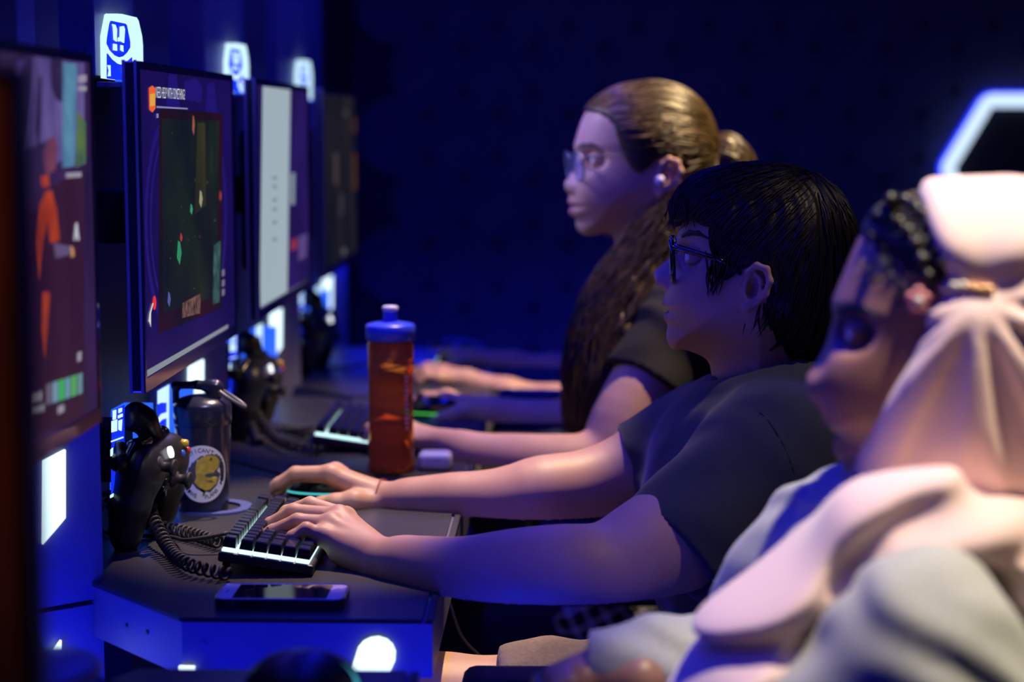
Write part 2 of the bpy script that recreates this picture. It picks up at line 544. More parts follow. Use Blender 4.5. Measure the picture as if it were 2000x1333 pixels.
# ---------------------------------------------------------------- illuminated crest signs on the header
def plane_local(pxs, X, c): return [PX(u, v, X) - c for u, v in pxs]
sc_ = PX(226, 156, XH)
def sz(u, v):                                   # zoom crop pixels -> photo pixels
    return (180 + u / 7.84, 10 + v / 7.84)
def build_sign():
    o = thing('crest_sign', '', 'sign', sc_)
    def L(zs, dx): return [PX(*sz(*q), XH + dx) - sc_ for q in zs]
    outer = [(130, 1120), (122, 480), (185, 150), (205, 130), (290, 135), (520, 190), (550, 240), (605, 480), (618, 620), (622, 1190)]
    obj('light_box', prism(L(outer, 0.001), (0.012, 0, 0)), m_sign_white, o)
    obj('shield', prism(L([(280, 240), (500, 285), (520, 310), (570, 560), (570, 650), (520, 730), (460, 785), (405, 798), (340, 770), (265, 690), (218, 590), (225, 500), (262, 280)], 0.0132), (0.001, 0, 0)), m_sign_blue, o)
    obj('lower_field', prism(L([(222, 740), (290, 830), (370, 895), (430, 915), (490, 895), (545, 850), (600, 800), (600, 1180), (222, 1125)], 0.0132), (0.001, 0, 0)), m_sign_blue, o)
    for i, zs in enumerate(([(300, 290), (345, 300), (370, 370), (365, 560), (325, 530), (315, 350)], [(420, 330), (475, 320), (492, 370), (478, 580), (415, 545)],
               [(395, 490), (410, 520), (405, 560), (385, 550)], [(318, 590), (368, 600), (372, 700), (315, 690)], [(430, 610), (465, 620), (468, 715), (428, 690)],
               [(228, 920), (268, 920), (272, 1090), (235, 1090), (252, 1000)], [(470, 930), (570, 950), (570, 985), (520, 985), (520, 1020), (570, 1025), (570, 1150), (520, 1150), (515, 1080), (470, 1040)])):
        obj('emblem_mark', prism(L(zs, 0.0145), (0.001, 0, 0)), m_sign_white, o)
    obj('ledge', box((0.0, -0.085, -0.010), (0.026, 0.10, -0.004), 0.001), m_panel, o)
    obj('ledge_glow', box((0.020, -0.085, -0.004), (0.0235, 0.10, -0.002)), m_sign_blue2, o)
    return o
sg = build_sign(); sg['group'] = 'crest signs on the header'
sg['label'] = 'glowing white crest sign with a blue shield above the purple help page screen'
dup(sg, shift=(0, S, 0), label='glowing white crest sign with a blue shield above the pale window screen')
dup(sg, shift=(0, 2 * S, 0), label='glowing white crest sign above the almost black screen')

# ---------------------------------------------------------------- lit instruction plates beside the pads
def zA(u, v): return (200 + u / 5.333, 740 + v / 5.333)
def build_plate(kind):
    c = PX(230, 880, XH) if kind == 'A' else PX(318, 830, XH)
    o = thing('instruction_plate', '', 'sign', c)
    def L(zs, dx): return [PX(*zA(*q), XH + dx) - c for q in zs]
    n = 0.0012
    if kind == 'A':
        obj('light_box', prism(L([(90, 325), (232, 250), (226, 1150), (78, 1245)], -0.03), (0.034, 0, 0)), m_sign_blue2, o)
        obj('face', prism(L([(97, 340), (222, 274), (216, 1135), (88, 1215)], 0.0042), (n, 0, 0)), m_sign_blue, o)
        marks = [[(105, 335), (135, 325), (132, 420), (106, 430)], [(92, 445), (145, 425), (143, 545), (92, 560)], [(166, 315), (196, 305), (194, 345), (166, 360)],
                 [(160, 385), (202, 365), (202, 395), (160, 415)], [(165, 440), (198, 425), (190, 545), (165, 530)], [(88, 650), (210, 605), (210, 618), (88, 662)],
                 [(82, 740), (102, 720), (100, 800), (82, 810)], [(130, 1055), (150, 1045), (148, 1150), (128, 1160)], [(80, 1215), (145, 1175), (145, 1205), (78, 1245)],
                 [(176, 1150), (214, 1120), (214, 1140), (176, 1180)]]
    else:
        obj('light_box', prism(L([(570, 125), (688, 60), (684, 900), (566, 960)], -0.03), (0.034, 0, 0)), m_sign_blue2, o)
        obj('face', prism(L([(576, 135), (668, 85), (664, 880), (572, 930)], 0.0042), (n, 0, 0)), m_sign_blue, o)
        marks = [[(574, 130), (660, 80), (660, 250), (600, 250), (574, 265)], [(570, 425), (610, 370), (664, 352), (664, 410), (615, 425), (570, 472)],
                 [(576, 560), (648, 512), (646, 605), (578, 650)], [(672, 72), (686, 64), (682, 720), (668, 725)]]
    for zs in marks: obj('icon_mark', prism(L(zs, 0.0056), (n, 0, 0)), m_sign_white, o)
    return o
pa = build_plate('A'); pa['group'] = 'tall instruction plates with icons'
pa['label'] = 'lit blue plate with small white icons behind the gamepad next to the shaker bottle'
pb = build_plate('B'); pb['group'] = 'narrow instruction plates with a white band'
pb['label'] = 'lit blue plate with a curved white band left of the shaker bottle'
for k, w in ((1, 'the pale window screen'), (2, 'the almost black screen')):
    dup(pa, shift=(0, S * k, 0), label='lit blue plate with small white icons on the wall under ' + w)
    dup(pb, shift=(0, S * k, 0), label='lit blue plate with a curved white band on the wall under ' + w)

# ================================================================== monitors
MX, MY, MZ = -0.424, 2.113, 1.0965
MW, MH = 0.53, 0.335
m_hous = mat('monitor housing', (0.02, 0.02, 0.026), 0.22, coat=0.5)
m_edge = mat('monitor edge trim', (0.30, 0.30, 0.36), 0.3, metal=0.3)
def build_monitor(loc, label, scr_m, rz=0, group=None):
    o = thing('monitor', label, 'monitor', loc, rz, group)
    obj('housing', box((-0.016, -MW / 2, -MH / 2), (-0.0025, MW / 2, MH / 2), 0.0015), m_hous, o)
    for s in (-1, 1):
        for x0, x1 in ((-0.0165, -0.0135), (-0.0045, -0.0018)):
            obj('edge_trim', box((x0, s * (MW / 2 + 0.0006) - 0.0008, -MH / 2 - 0.001), (x1, s * (MW / 2 + 0.0006) + 0.0008, MH / 2 + 0.001)), m_edge, o)
    b = bmesh.new()
    add_box(b, (-0.0025, -MW / 2, MH / 2 - 0.008), (0.0, MW / 2, MH / 2)); add_box(b, (-0.0025, -MW / 2, -MH / 2), (0.0, MW / 2, -MH / 2 + 0.014))
    for s in (-1, 1): add_box(b, (-0.0025, s * (MW / 2 - 0.0035) - 0.0035, -MH / 2 + 0.014), (0.0, s * (MW / 2 - 0.0035) + 0.0035, MH / 2 - 0.008))
    obj('bezel', b, m_hous, o)
    sc = obj('screen', box((-0.0025, -MW / 2 + 0.007, -MH / 2 + 0.014), (-0.0015, MW / 2 - 0.007, MH / 2 - 0.008)), scr_m, o)
    obj('back_cover', box((-0.045, -0.16, -0.11), (-0.016, 0.16, 0.10), 0.012), m_black, o)
    obj('wall_arm', box((-0.135, -0.04, -0.03), (-0.045, 0.04, 0.03), 0.003), m_black, o)
    return o, sc

def content(sc, o, pxs, m, layer, name, X=MX, k=0):
    """flat picture element on the screen, from its corners in the photograph"""
    c = Vector((MX, MY + S * k, MZ))
    pts = [PX(u, v, X - 0.0013) - c for u, v in pxs]
    for q in pts:
        q.y = max(-MW / 2 + 0.008, min(MW / 2 - 0.008, q.y)); q.z = max(-MH / 2 + 0.015, min(MH / 2 - 0.009, q.z))
        q.x = -0.0015 + 0.00012 * layer
    return obj(name, ngon(pts), m, sc)

# the screen of the boy in glasses: a help page with a game window
mon2, s2 = build_monitor((MX, MY, MZ), 'slim monitor showing a purple help page with a dark green game window', screen_mat('help page purple', (0.006, 0.003, 0.060), (0.010, 0.004, 0.085), 6, 1.0))
m_pl = glow('page purple light', (0.012, 0.006, 0.14), 1.0)
m_pd = glow('page purple dark', (0.010, 0.004, 0.07), 1.0)
for pxs in ([(330, 142), (345, 145), (352, 212), (325, 208)], [(360, 160), (382, 152), (395, 168), (393, 200), (362, 195)], [(405, 165), (418, 160), (425, 222), (402, 222)]):
    content(s2, mon2, pxs, m_pl, 1, 'page_ornament')
def arc_px(cx, cy, rx, ry, t, a0, a1, n=16):
    o1 = [(cx + rx * math.cos(a0 + (a1 - a0) * i / n), cy + ry * math.sin(a0 + (a1 - a0) * i / n)) for i in range(n + 1)]
    o2 = [(cx + (rx - t) * math.cos(a0 + (a1 - a0) * i / n), cy + (ry - t * 4) * math.sin(a0 + (a1 - a0) * i / n)) for i in range(n + 1)]
    return o1 + o2[::-1]
content(s2, mon2, arc_px(335, 430, 52, 215, 5, PI * 0.62, PI * 1.38), m_pl, 1, 'page_ornament')
content(s2, mon2, arc_px(335, 430, 42, 180, 3, PI * 0.62, PI * 1.38), m_pl, 1, 'page_ornament')
content(s2, mon2, arc_px(405, 420, 38, 190, 4, -PI * 0.38, PI * 0.38), m_pl, 1, 'page_ornament')
content(s2, mon2, [(311, 213), (435, 221), (433, 602), (309, 653)], screen_mat('game dark red', (0.006, 0.004, 0.008), (0.020, 0.004, 0.007), 9, 1.0), 2, 'game_window')
content(s2, mon2, [(316, 232), (428, 236), (424, 578), (318, 612)], screen_mat('game dark green', (0.004, 0.006, 0.009), (0.009, 0.016, 0.008), 7, 1.0, (1, 1, 1), (0.018, 0.022, 0.009)), 3, 'game_field')
content(s2, mon2, [(385, 240), (400, 240), (402, 400), (380, 420)], screen_mat('game path', (0.010, 0.013, 0.008), (0.035, 0.032, 0.008), 12, 1.0, (1, 1, 0.3)), 4, 'game_path')
for i in range(16):
    u = rng.uniform(318, 425); v = rng.uniform(250, 580)
    cc = [(0.25, 0.3, 0.2), (0.05, 0.35, 0.12), (0.35, 0.04, 0.03), (0.06, 0.12, 0.4), (0.3, 0.2, 0.05)][i % 5]
    w = rng.uniform(0.6, 1.4); h = rng.uniform(2, 7)
    content(s2, mon2, [(u, v), (u + w, v + 1), (u + w, v + h), (u, v + h)], glow('game spark %d' % (i % 5), cc, 0.3), 5, 'game_sprite')
for u, v, w, h, cc in ((347, 470, 7, 48, (0.03, 0.35, 0.15)), (390, 372, 5, 34, (0.45, 0.42, 0.25)), (372, 398, 4, 22, (0.05, 0.4, 0.2)), (376, 225, 4, 40, (0.4, 0.12, 0.06)), (328, 570, 5, 30, (0.1, 0.12, 0.5)), (352, 455, 4, 18, (0.5, 0.05, 0.04)), (429, 372, 3, 22, (0.5, 0.06, 0.04))):
    content(s2, mon2, [(u, v), (u + w * .6, v + 3), (u + w, v + h * .5), (u + w * .5, v + h), (u - w * .3, v + h * .7)], glow('sprite %d' % u, cc, 0.7), 5, 'game_sprite')
content(s2, mon2, [(356, 592), (391, 574), (390, 612), (355, 622)], screen_mat('game hud', (0.03, 0.02, 0.03), (0.25, 0.12, 0.08), 90, 0.8), 5, 'game_hud')
content(s2, mon2, [(417, 480), (430, 470), (428, 590), (415, 596)], screen_mat('game map', (0.01, 0.02, 0.03), (0.05, 0.14, 0.12), 50, 1.0), 5, 'game_map')
for v in (528, 548, 566): content(s2, mon2, [(433, v), (438, v - 2), (438, v + 10), (433, v + 13)], glow('page chips', (0.25, 0.2, 0.35), 0.7), 5, 'page_chip')
content(s2, mon2, [(281, 727), (445, 634), (445, 650), (281, 745)], glow('taskbar grey', (0.22, 0.25, 0.28), 1.0), 5, 'taskbar')
content(s2, mon2, [(285, 731), (287, 730), (287, 736), (285, 737)], glow('taskbar marks', (0.05, 0.06, 0.08), 1.0), 6, 'taskbar_mark')
content(s2, mon2, [(290, 172), (297, 167), (303, 173), (303, 212), (297, 220), (291, 214)], glow('badge orange', (0.9, 0.13, 0.02), 0.9), 5, 'badge')
content(s2, mon2, [(292, 184), (302, 182), (302, 206), (292, 208)], glow('badge yellow', (0.9, 0.45, 0.05), 0.8), 6, 'badge_text')
content(s2, mon2, [(305, 207), (366, 211), (366, 214), (305, 211)], glow('page rule', (0.3, 0.3, 0.5), 0.7), 5, 'page_rule')
content(s2, mon2, [(305, 222), (309, 222), (309, 230), (305, 231)], glow('page rule', (0.3, 0.3, 0.5), 0.7), 5, 'page_rule')
content(s2, mon2, circle2(301, 592, 3.5, 14, 16), glow('record red', (0.9, 0.03, 0.02), 0.9), 5, 'record_dot')
content(s2, mon2, [(297, 592), (299, 593), (294, 612), (294, 640), (291, 630), (289, 628), (291, 612)], glow('cursor white', (0.7, 0.7, 0.75), 0.9), 6, 'arrow_mark')
tm = text_mesh('NEED HELP WITH SOMETHING?', 1.0)
a = PX(306, 191, MX) - Vector((MX, MY, MZ)); b = PX(363, 196, MX) - Vector((MX, MY, MZ))
co = np.empty(len(tm.vertices) * 3, np.float32); tm.vertices.foreach_get('co', co); co = co.reshape(-1, 3)
fx = (b.y - a.y) / co[:, 0].max(); hz = (PX(306, 169, MX).z - PX(306, 191, MX).z) / co[:, 1].max()
new = np.stack([np.full(len(co), -0.0008), a.y + co[:, 0] * fx, a.z + co[:, 1] * hz], 1)
tm.vertices.foreach_set('co', new.astype(np.float32).ravel()); tm.update()
link('page_heading', tm, glow('heading white', (0.75, 0.78, 0.9), 0.8), s2)

# the screen of the girl with the ponytail: a white window
mon3, s3 = build_monitor((MX, MY + S, MZ), 'slim monitor showing a tall pale grey window beside dark purple', screen_mat('desk purple', (0.012, 0.006, 0.06), (0.02, 0.008, 0.10), 8, 1.0))
content(s3, mon3, [(513, 163), (567, 170), (561, 575), (507, 606)], glow('window pale grey', (0.34, 0.42, 0.47), 1.0), 2, 'document_window', k=1)
for v in (345, 362, 388, 406, 432, 465): content(s3, mon3, [(532, v), (541, v), (541, v + 5), (532, v + 6)], glow('document mark', (0.16, 0.2, 0.24), 1.0), 3, 'document_line', k=1)
content(s3, mon3, [(568, 338), (576, 338), (575, 400), (567, 400)], glow('chip grey', (0.25, 0.3, 0.36), 0.9), 3, 'side_chip', k=1)
content(s3, mon3, [(568, 470), (580, 465), (580, 486), (568, 490)], glow('chip red', (0.3, 0.03, 0.06), 0.8), 3, 'side_chip', k=1)
content(s3, mon3, [(583, 462), (600, 456), (598, 502), (583, 510)], glow('chip violet', (0.10, 0.06, 0.22), 0.9), 3, 'side_chip', k=1)
content(s3, mon3, [(507, 600), (604, 545), (603, 556), (507, 616)], glow('taskbar grey dim', (0.20, 0.24, 0.30), 1.0), 4, 'taskbar', k=1)
mon4, s4 = build_monitor((MX, MY + 2 * S, MZ), 'slim monitor with an almost black screen at the end of the row', screen_mat('dark game', (0.004, 0.005, 0.008), (0.016, 0.014, 0.012), 10, 1.0, (1, 1, 0.4)))
for u, v, w, h, cc in ((653, 300, 6, 60, (0.08, 0.06, 0.05)), (690, 300, 8, 70, (0.10, 0.04, 0.015)), (690, 230, 6, 30, (0.03, 0.04, 0.06)), (665, 380, 5, 40, (0.05, 0.05, 0.06)), (672, 215, 8, 12, (0.05, 0.05, 0.05)), (668, 485, 8, 12, (0.10, 0.10, 0.10))):
    content(s4, mon4, [(u, v), (u + w, v), (u + w, v + h), (u, v + h)], glow('dark sprite %d' % u, cc, 0.8), 2, 'game_patch', k=2)

# the screen of the nearest station: a game scene in purple and orange
mon1, s1 = build_monitor((MX, MY - S, MZ), 'blurred monitor showing a purple game scene with an orange figure', screen_mat('game violet', (0.014, 0.007, 0.04), (0.035, 0.014, 0.07), 9, 1.0))
def c1(pxs, m, layer, name): return content(s1, mon1, pxs, m, layer, name, k=-1)
c1([(60, 100), (165, 115), (165, 290), (110, 320), (45, 330), (30, 120)], screen_mat('game sky', (0.07, 0.05, 0.22), (0.16, 0.12, 0.36), 14, 0.75), 1, 'game_sky')
for pxs in ([(48, 105), (66, 100), (62, 180), (56, 260), (44, 300), (40, 150)], [(76, 150), (82, 150), (80, 250), (76, 300), (72, 250)], [(98, 110), (122, 112), (122, 200), (110, 195), (100, 170)], [(40, 300), (100, 270), (108, 400), (40, 420)], [(0, 85), (40, 92), (30, 130), (0, 128)]):
    c1(pxs, screen_mat('game tree', (0.020, 0.012, 0.05), (0.04, 0.02, 0.08), 20, 0.9), 2, 'game_tree')
c1([(40, 400), (165, 330), (165, 850), (40, 870)], screen_mat('game ground', (0.020, 0.005, 0.018), (0.04, 0.012, 0.035), 6, 1.0, (1, 1, 0.3)), 2, 'game_ground')
c1([(122, 122), (150, 125), (146, 325), (122, 328)], screen_mat('mini map blue', (0.05, 0.16, 0.32), (0.12, 0.30, 0.45), 24, 0.8), 3, 'mini_map')
c1([(150, 215), (167, 240), (167, 320), (148, 328)], screen_mat('mini map green', (0.05, 0.12, 0.08), (0.12, 0.2, 0.06), 30, 0.8), 4, 'mini_map')
m_or = screen_mat('figure orange', (0.30, 0.03, 0.012), (0.60, 0.07, 0.02), 25, 0.8)
c1([(92, 275), (106, 262), (112, 290), (108, 330), (90, 345), (84, 300)], screen_mat('figure violet', (0.10, 0.03, 0.08), (0.18, 0.05, 0.09), 25, 0.9), 4, 'game_figure')
c1([(88, 374), (100, 372), (110, 410), (116, 470), (98, 475), (92, 430), (84, 470), (78, 550), (72, 470), (78, 400)], m_or, 5, 'game_figure')
c1([(80, 345), (94, 342), (95, 364), (82, 366)], m_or, 5, 'game_figure')
c1([(84, 570), (96, 572), (92, 640), (88, 705), (82, 640)], m_or, 5, 'game_figure')
c1([(104, 475), (142, 482), (146, 495), (108, 505)], glow('figure violet grey', (0.12, 0.08, 0.18), 0.9), 6, 'game_figure')
c1([(136, 480), (142, 484), (144, 500), (138, 504)], glow('figure ochre', (0.6, 0.3, 0.06), 0.8), 7, 'game_figure')
c1([(143, 470), (146, 438), (150, 434), (154, 470), (150, 470), (149, 462), (147, 462), (146, 470)], glow('letter white', (0.6, 0.6, 0.7), 0.8), 6, 'letter_mark')
for i, cc in enumerate(((0.18, 0.14, 0.2), (0.2, 0.35, 0.5), (0.05, 0.5, 0.12), (0.15, 0.35, 0.45), (0.1, 0.45, 0.12), (0.15, 0.3, 0.35))):
    u = 90 + i * 12; v = 752 - i * 4
    c1([(u, v), (u + 10, v - 4), (u + 10, v + 36), (u, v + 40)], glow('hotbar %d' % i, cc, 0.8), 6, 'hotbar_slot')
for pxs in ([(66, 770), (84, 764), (84, 782), (66, 788)], [(66, 796), (88, 790), (88, 802), (66, 810)], [(112, 795), (124, 790), (124, 804), (112, 810)], [(150, 690), (158, 686), (158, 704), (150, 708)], [(152, 148), (168, 146), (168, 160), (152, 162)], [(152, 168), (168, 168), (168, 178), (152, 178)], [(128, 338), (158, 336), (158, 346), (128, 348)]):
    c1(pxs, glow('hud white', (0.35, 0.33, 0.4), 0.8), 6, 'hud_mark')

# foreground monitor at the edge of the frame, seen from the front
fm, fs = build_monitor((0, 0, 0), 'out of focus black monitor with a dim orange screen close to the frame edge', screen_mat('dim orange', (0.004, 0.001, 0.001), (0.030, 0.004, 0.001), 4, 1.0))
fp = P(36, 130, 0.85)
fm.rotation_euler = (0, 0, -PI / 2)
fm.location = (fp.x - MW / 2, 0.85, fp.z - MH / 2)
FZ = fp.z - MH / 2
obj("stand", box((-0.05, -0.03, -FZ + 0.02), (-0.03, 0.03, -0.1), 0.004), m_black, fm)
obj("stand_foot", box((-0.16, -0.16, -FZ), (0.08, 0.16, -FZ + 0.02), 0.004), m_black, fm)

# ================================================================== worktops
m_desk = mat('desk painted metal', (0.13, 0.13, 0.19), 0.42, noise=(12, 0.1), bump=(150, 0.03))
m_mat = mat('desk mat', (0.030, 0.031, 0.036), 0.38, noise=(6, 0.25), bump=(300, 0.06))
YD = 1.81
def build_desk(loc, label, group, far=0.54, rear=0.585):
    o = thing('gaming_desk', label, 'desk', loc, 0, group)           # origin: rear near corner, at the floor
    foot = [(-0.472, 0.0), (-0.357, -0.13), (-0.121, -0.13), (-0.121, far), (-0.357, far), (-0.40, rear), (-0.555, rear), (-0.555, 0.045), (-0.492, 0.035)]
    obj('slab', prism([(x, y, DZ - 0.056) for x, y in foot], (0, 0, 0.052)), m_desk, o)
    top = [(-0.476, 0.004), (-0.360, -0.127), (-0.131, -0.127), (-0.131, far - 0.004), (-0.36, far - 0.004), (-0.40, rear - 0.005), (-0.552, rear - 0.005), (-0.552, 0.05), (-0.49, 0.037)]
    b = prism([(x, y, DZ - 0.004) for x, y in top], (0, 0, 0.004))
    obj('desk_mat', b, m_mat, o)
    obj('edge_strip', box((-0.128, -0.128, DZ - 0.004), (-0.1205, far - 0.002, DZ - 0.001), 0.001), m_black_soft, o)
    obj('pedestal', box((-0.55, 0.10, 0.0), (-0.46, 0.45, DZ - 0.056)), m_recess, o)
    # lights and fixings on the near side
    yf = -0.13
    def L(pxs): return [P(u, v, YD + yf) - Vector((0, YD, 0)) for u, v in pxs]
    dome = [(682, 1322), (756, 1325), (772, 1290), (773, 1272), (767, 1258), (756, 1248), (740, 1243), (724, 1245), (710, 1252), (700, 1264)]
    obj('side_light', prism(L(dome), (0, -0.004, 0)), m_white_glow, o)
    obj('corner_light', prism(L([(351, 1300), (381, 1301), (381, 1311), (352, 1312)]), (0, -0.006, 0)), m_white_glow, o)
    nrm = Vector((-0.13, -0.115, 0)).normalized()
    for u, v in ((248, 1222), (288, 1235)):
        c = PPL(u, v, (-0.472, YD, DZ), nrm) - Vector((0, YD, 0))
        obj('screw', lathe([(0, -0.001), (0.0022, -0.001), (0.0022, 0.0012), (0, 0.0014)], 10, Matrix.Translation(c) @ nrm.to_track_quat('Z', 'Y').to_matrix().to_4x4()), m_black, o)
    c = P(396, 1258, YD + yf) - Vector((0, YD, 0))
    obj('screw', lathe([(0, -0.001), (0.003, -0.001), (0.003, 0.0008), (0, 0.001)], 12, Matrix.Translation(c) @ Matrix.Rotation(PI / 2, 4, 'X')), m_desk, o)
    return o
gd = 'angular gaming worktops in the row'
dk0 = build_desk((0, YD, 0), 'blue-lit angular worktop carrying the phone and the shaker bottle', gd)
dup(dk0, loc=(0, YD + S, 0), label='blue-lit angular worktop carrying the orange water bottle', group=gd)
dup(dk0, loc=(0, YD + 2 * S, 0), label='angular worktop under the almost black screen at the end of the row', group=gd)
build_desk((0, YD - S, 0), 'angular worktop carrying the black headset', gd, 0.422, 0.34)

# ================================================================== keyboards
m_key = mat('keycap black', (0.012, 0.013, 0.017), 0.28, coat=0.3)
m_case = mat('keyboard case', (0.02, 0.02, 0.024), 0.4)
m_kglow = glow('key backlight', (0.62, 0.97, 1.0), 1.5)
m_kglow2 = glow('key backlight lime', (0.45, 0.8, 0.08), 0.8)
PITCHK = 0.0165
key_me = {}
def keycap(w):
    w = round(w, 4)
    if w in key_me: return key_me[w]
    b = bmesh.new(); hx, hy, t = 0.0078, w / 2 - 0.0006, 0.0115
    lo = [b.verts.new((sx * hx, sy * hy, 0)) for sx, sy in ((-1, -1), (1, -1), (1, 1), (-1, 1))]
    mi = [b.verts.new((sx * hx * 0.84, sy * (hy - 0.0014), t * 0.88)) for sx, sy in ((-1, -1), (1, -1), (1, 1), (-1, 1))]
    hi = [b.verts.new((sx * hx * 0.72, sy * (hy - 0.0024), t)) for sx, sy in ((-1, -1), (1, -1), (1, 1), (-1, 1))]
    for A, B in ((lo, mi), (mi, hi)):
        for i in range(4): b.faces.new((A[i], A[(i + 1) % 4], B[(i + 1) % 4], B[i]))
    b.faces.new(hi); b.faces.new(lo[::-1])
    me = bpy.data.meshes.new('keycap'); b.to_mesh(me); b.free(); me.materials.append(m_key)
    key_me[w] = me; return me
ROWS = [  # from the far (function) row to the space bar row; y grows away from the camera; unit widths, negative = gap
    [1, -.25, 1, 1, 1, 1, -.25, 1, 1, 1, 1, -.25, 1, 1, 1, 1, -.75, 1],
    [1] * 13 + [2, 1],
    [1.5] + [1] * 12 + [1.5, 1],
    [1.75] + [1] * 11 + [2.25, 1],
    [2.25] + [1] * 10 + [1.75, 1, 1],
    [1.25, 1.25, 1.25, 6.25, 1, 1, 1, 1, 1, 1]]
def build_keyboard(loc, label, rz, tilt, group, rows=ROWS):
    o = thing('keyboard', label, 'keyboard', loc, rz, group)
    o.rotation_euler = (0, tilt, rz)                                  # raised at the rear
    U = PITCHK; L = 16 * U + 0.004
    obj('case', box((-0.055, -0.005, 0.0), (0.055, L, 0.0115), 0.0025), m_case, o)
    xs = [-0.0445, -0.0250, -0.0085, 0.0080, 0.0245, 0.0410]
    for i, x in enumerate(xs):
        x0 = x - 0.0076; x1 = x + 0.0076 + (0.0030 if i == 0 else 0)
        y1 = 14.4 if i == 0 else 16
        obj('backlight_plate', box((x0, -0.001, 0.0115), (x1, y1 * U + 0.0005, 0.0140)), m_kglow, o)
    obj('backlight_plate', box((xs[0] - 0.0076, 14.6 * U, 0.0115), (xs[0] + 0.0106, 16 * U, 0.0140)), m_kglow2, o)
    for x, row in zip(xs, rows):
        y = 0.0
        for w in row:
            if w > 0:
                kc = link('keycap', keycap(w * PITCHK), None, o)
                kc.location = (x, y + w * PITCHK / 2, 0.0160)
            y += abs(w) * PITCHK
    o.scale = (0.9, 0.88, 0.95)
    for y in (0.03, L - 0.03): obj('rear_foot', box((-0.052, y - 0.012, -0.0165), (-0.046, y + 0.012, 0.0)), m_black, o)
    return o
tilt = 0.15
gk = 'backlit black keyboards'
k0 = build_keyboard((-0.3045, 1.846, DZ + 0.0080), 'backlit black keyboard under the hands of the boy in glasses', 0.0, tilt, gk)
k1 = build_keyboard((-0.3045, 1.850 + S, DZ + 0.0080), 'backlit black keyboard beside the orange water bottle', 0.0, tilt, gk)
k2 = build_keyboard((-0.285, 1.880 + 2 * S, DZ + 0.0080), 'blurred backlit black keyboard under the bare arms at the end of the row', 0.0, tilt, gk)
for k, kk in enumerate((k0, k1, k2)):
    pts = [kk.location + Vector((-0.056, 0.10, 0.014)), kk.location + Vector((-0.10, 0.10, 0.006)), kk.location + Vector((-0.135, 0.16, -0.004)), kk.location + Vector((-0.20, 0.17, -0.004)), Vector((-0.53, 2.06 + S * k, DZ + 0.004))]
    c = obj('keyboard_cable', tube(catmull(pts, 8), 0.0024, 6), m_black_soft, None, True)
    tag(c, ['black keyboard cable running behind the shaker bottle', 'black keyboard cable on the blue-lit worktop near the orange bottle', 'black keyboard cable at the end of the row'][k], 'cable')

# ================================================================== mice
def build_mouse(loc, label, rz, m_ring):
    o = thing('computer_mouse', label, 'mouse', loc, rz)
    F = Field().ell((0, 0, 0.008), (0.060, 0.031, 0.028), 0.0).add(lambda p: -p[:, 2], (0, 0, 0), 9, 0.004, '&')
    F.ell((0, 0.038, 0.014), (0.045, 0.012, 0.014), 0.01, '-').ell((0, -0.038, 0.014), (0.045, 0.012, 0.014), 0.01, '-')
    link('shell', sdf_mesh('shell', [(F, (-0.066, -0.036, -0.006), (0.066, 0.036, 0.042), 0.002)]), m_black_gloss, o)
    obj('wheel', lathe([(0, -0.003), (0.008, -0.003), (0.009, 0), (0.008, 0.003), (0, 0.003)], 16, Matrix.Translation((-0.035, 0, 0.029)) @ Matrix.Rotation(PI / 2, 4, 'X')), m_black_soft, o)
    obj('light_ring', tube([(0.0605 * math.cos(a), 0.0325 * math.sin(a), 0.0075) for a in np.linspace(0, 2 * PI, 33)[:-1]], 0.0012, 6, True), m_ring, o, True)
    return o
build_mouse((-0.285, 2.262, DZ), 'black mouse with a teal light ring under the right hand of the boy in glasses', 0.05, glow('ring teal', (0.1, 0.75, 0.8), 0.8))
build_mouse((-0.19, 2.90, DZ), 'black mouse with a green glow under the right hand of the girl with the ponytail', 0.05, glow('ring green', (0.1, 0.8, 0.1), 0.8))
build_mouse((-0.215, 3.65, DZ), 'black mouse with a teal glow under the far arm at the end of the row', 0.05, glow('ring teal dim', (0.1, 0.6, 0.7), 0.5))

# ================================================================== phone
ph = thing('smartphone', 'white-faced smartphone in a dark bumper case lying on the worktop', 'phone', (-0.2705, 1.742, DZ), 0.0)
def rrect(hx, hy, r, z, n=6):
    out = []
    for cx, cy, a0 in ((hx - r, hy - r, 0), (-hx + r, hy - r, PI / 2), (-hx + r, -hy + r, PI), (hx - r, -hy + r, 1.5 * PI)):
        for i in range(n + 1): out.append((cx + r * math.cos(a0 + PI / 2 * i / n), cy + r * math.sin(a0 + PI / 2 * i / n), z))
    return out
obj('case', prism(rrect(0.0625, 0.030, 0.009, 0), (0, 0, 0.0095)), mat('phone case navy', (0.02, 0.022, 0.05), 0.35), ph)
obj('case_rim', tube(rrect(0.0622, 0.0297, 0.009, 0.0098), 0.0011, 6, True), mat('phone rim', (0.35, 0.35, 0.4), 0.25, metal=0.8), ph, True)
obj('front_glass', prism(rrect(0.0605, 0.028, 0.008, 0.0095), (0, 0, 0.0008)), mat('phone white', (0.8, 0.8, 0.82), 0.12, coat=0.6), ph)
obj('display', prism(rrect(0.0455, 0.0262, 0.0005, 0.0103), (0, 0, 0.0002)), mat('phone display', (0.004, 0.004, 0.006), 0.05), ph)
obj('home_button', lathe([(0, 0.0103), (0.0048, 0.0103), (0.0052, 0.0106), (0, 0.0105)], 20, Matrix.Translation((0.053, 0, 0))), mat('phone button', (0.7, 0.7, 0.72), 0.2), ph)
obj('earpiece', box((-0.0545, -0.005, 0.0103), (-0.053, 0.005, 0.0105)), m_black, ph)
for x0, x1 in ((-0.034, -0.026), (-0.022, -0.014)): obj('side_button', box((x0, -0.0312, 0.004), (x1, -0.0298, 0.0065), 0.0006), m_black_gloss, ph)
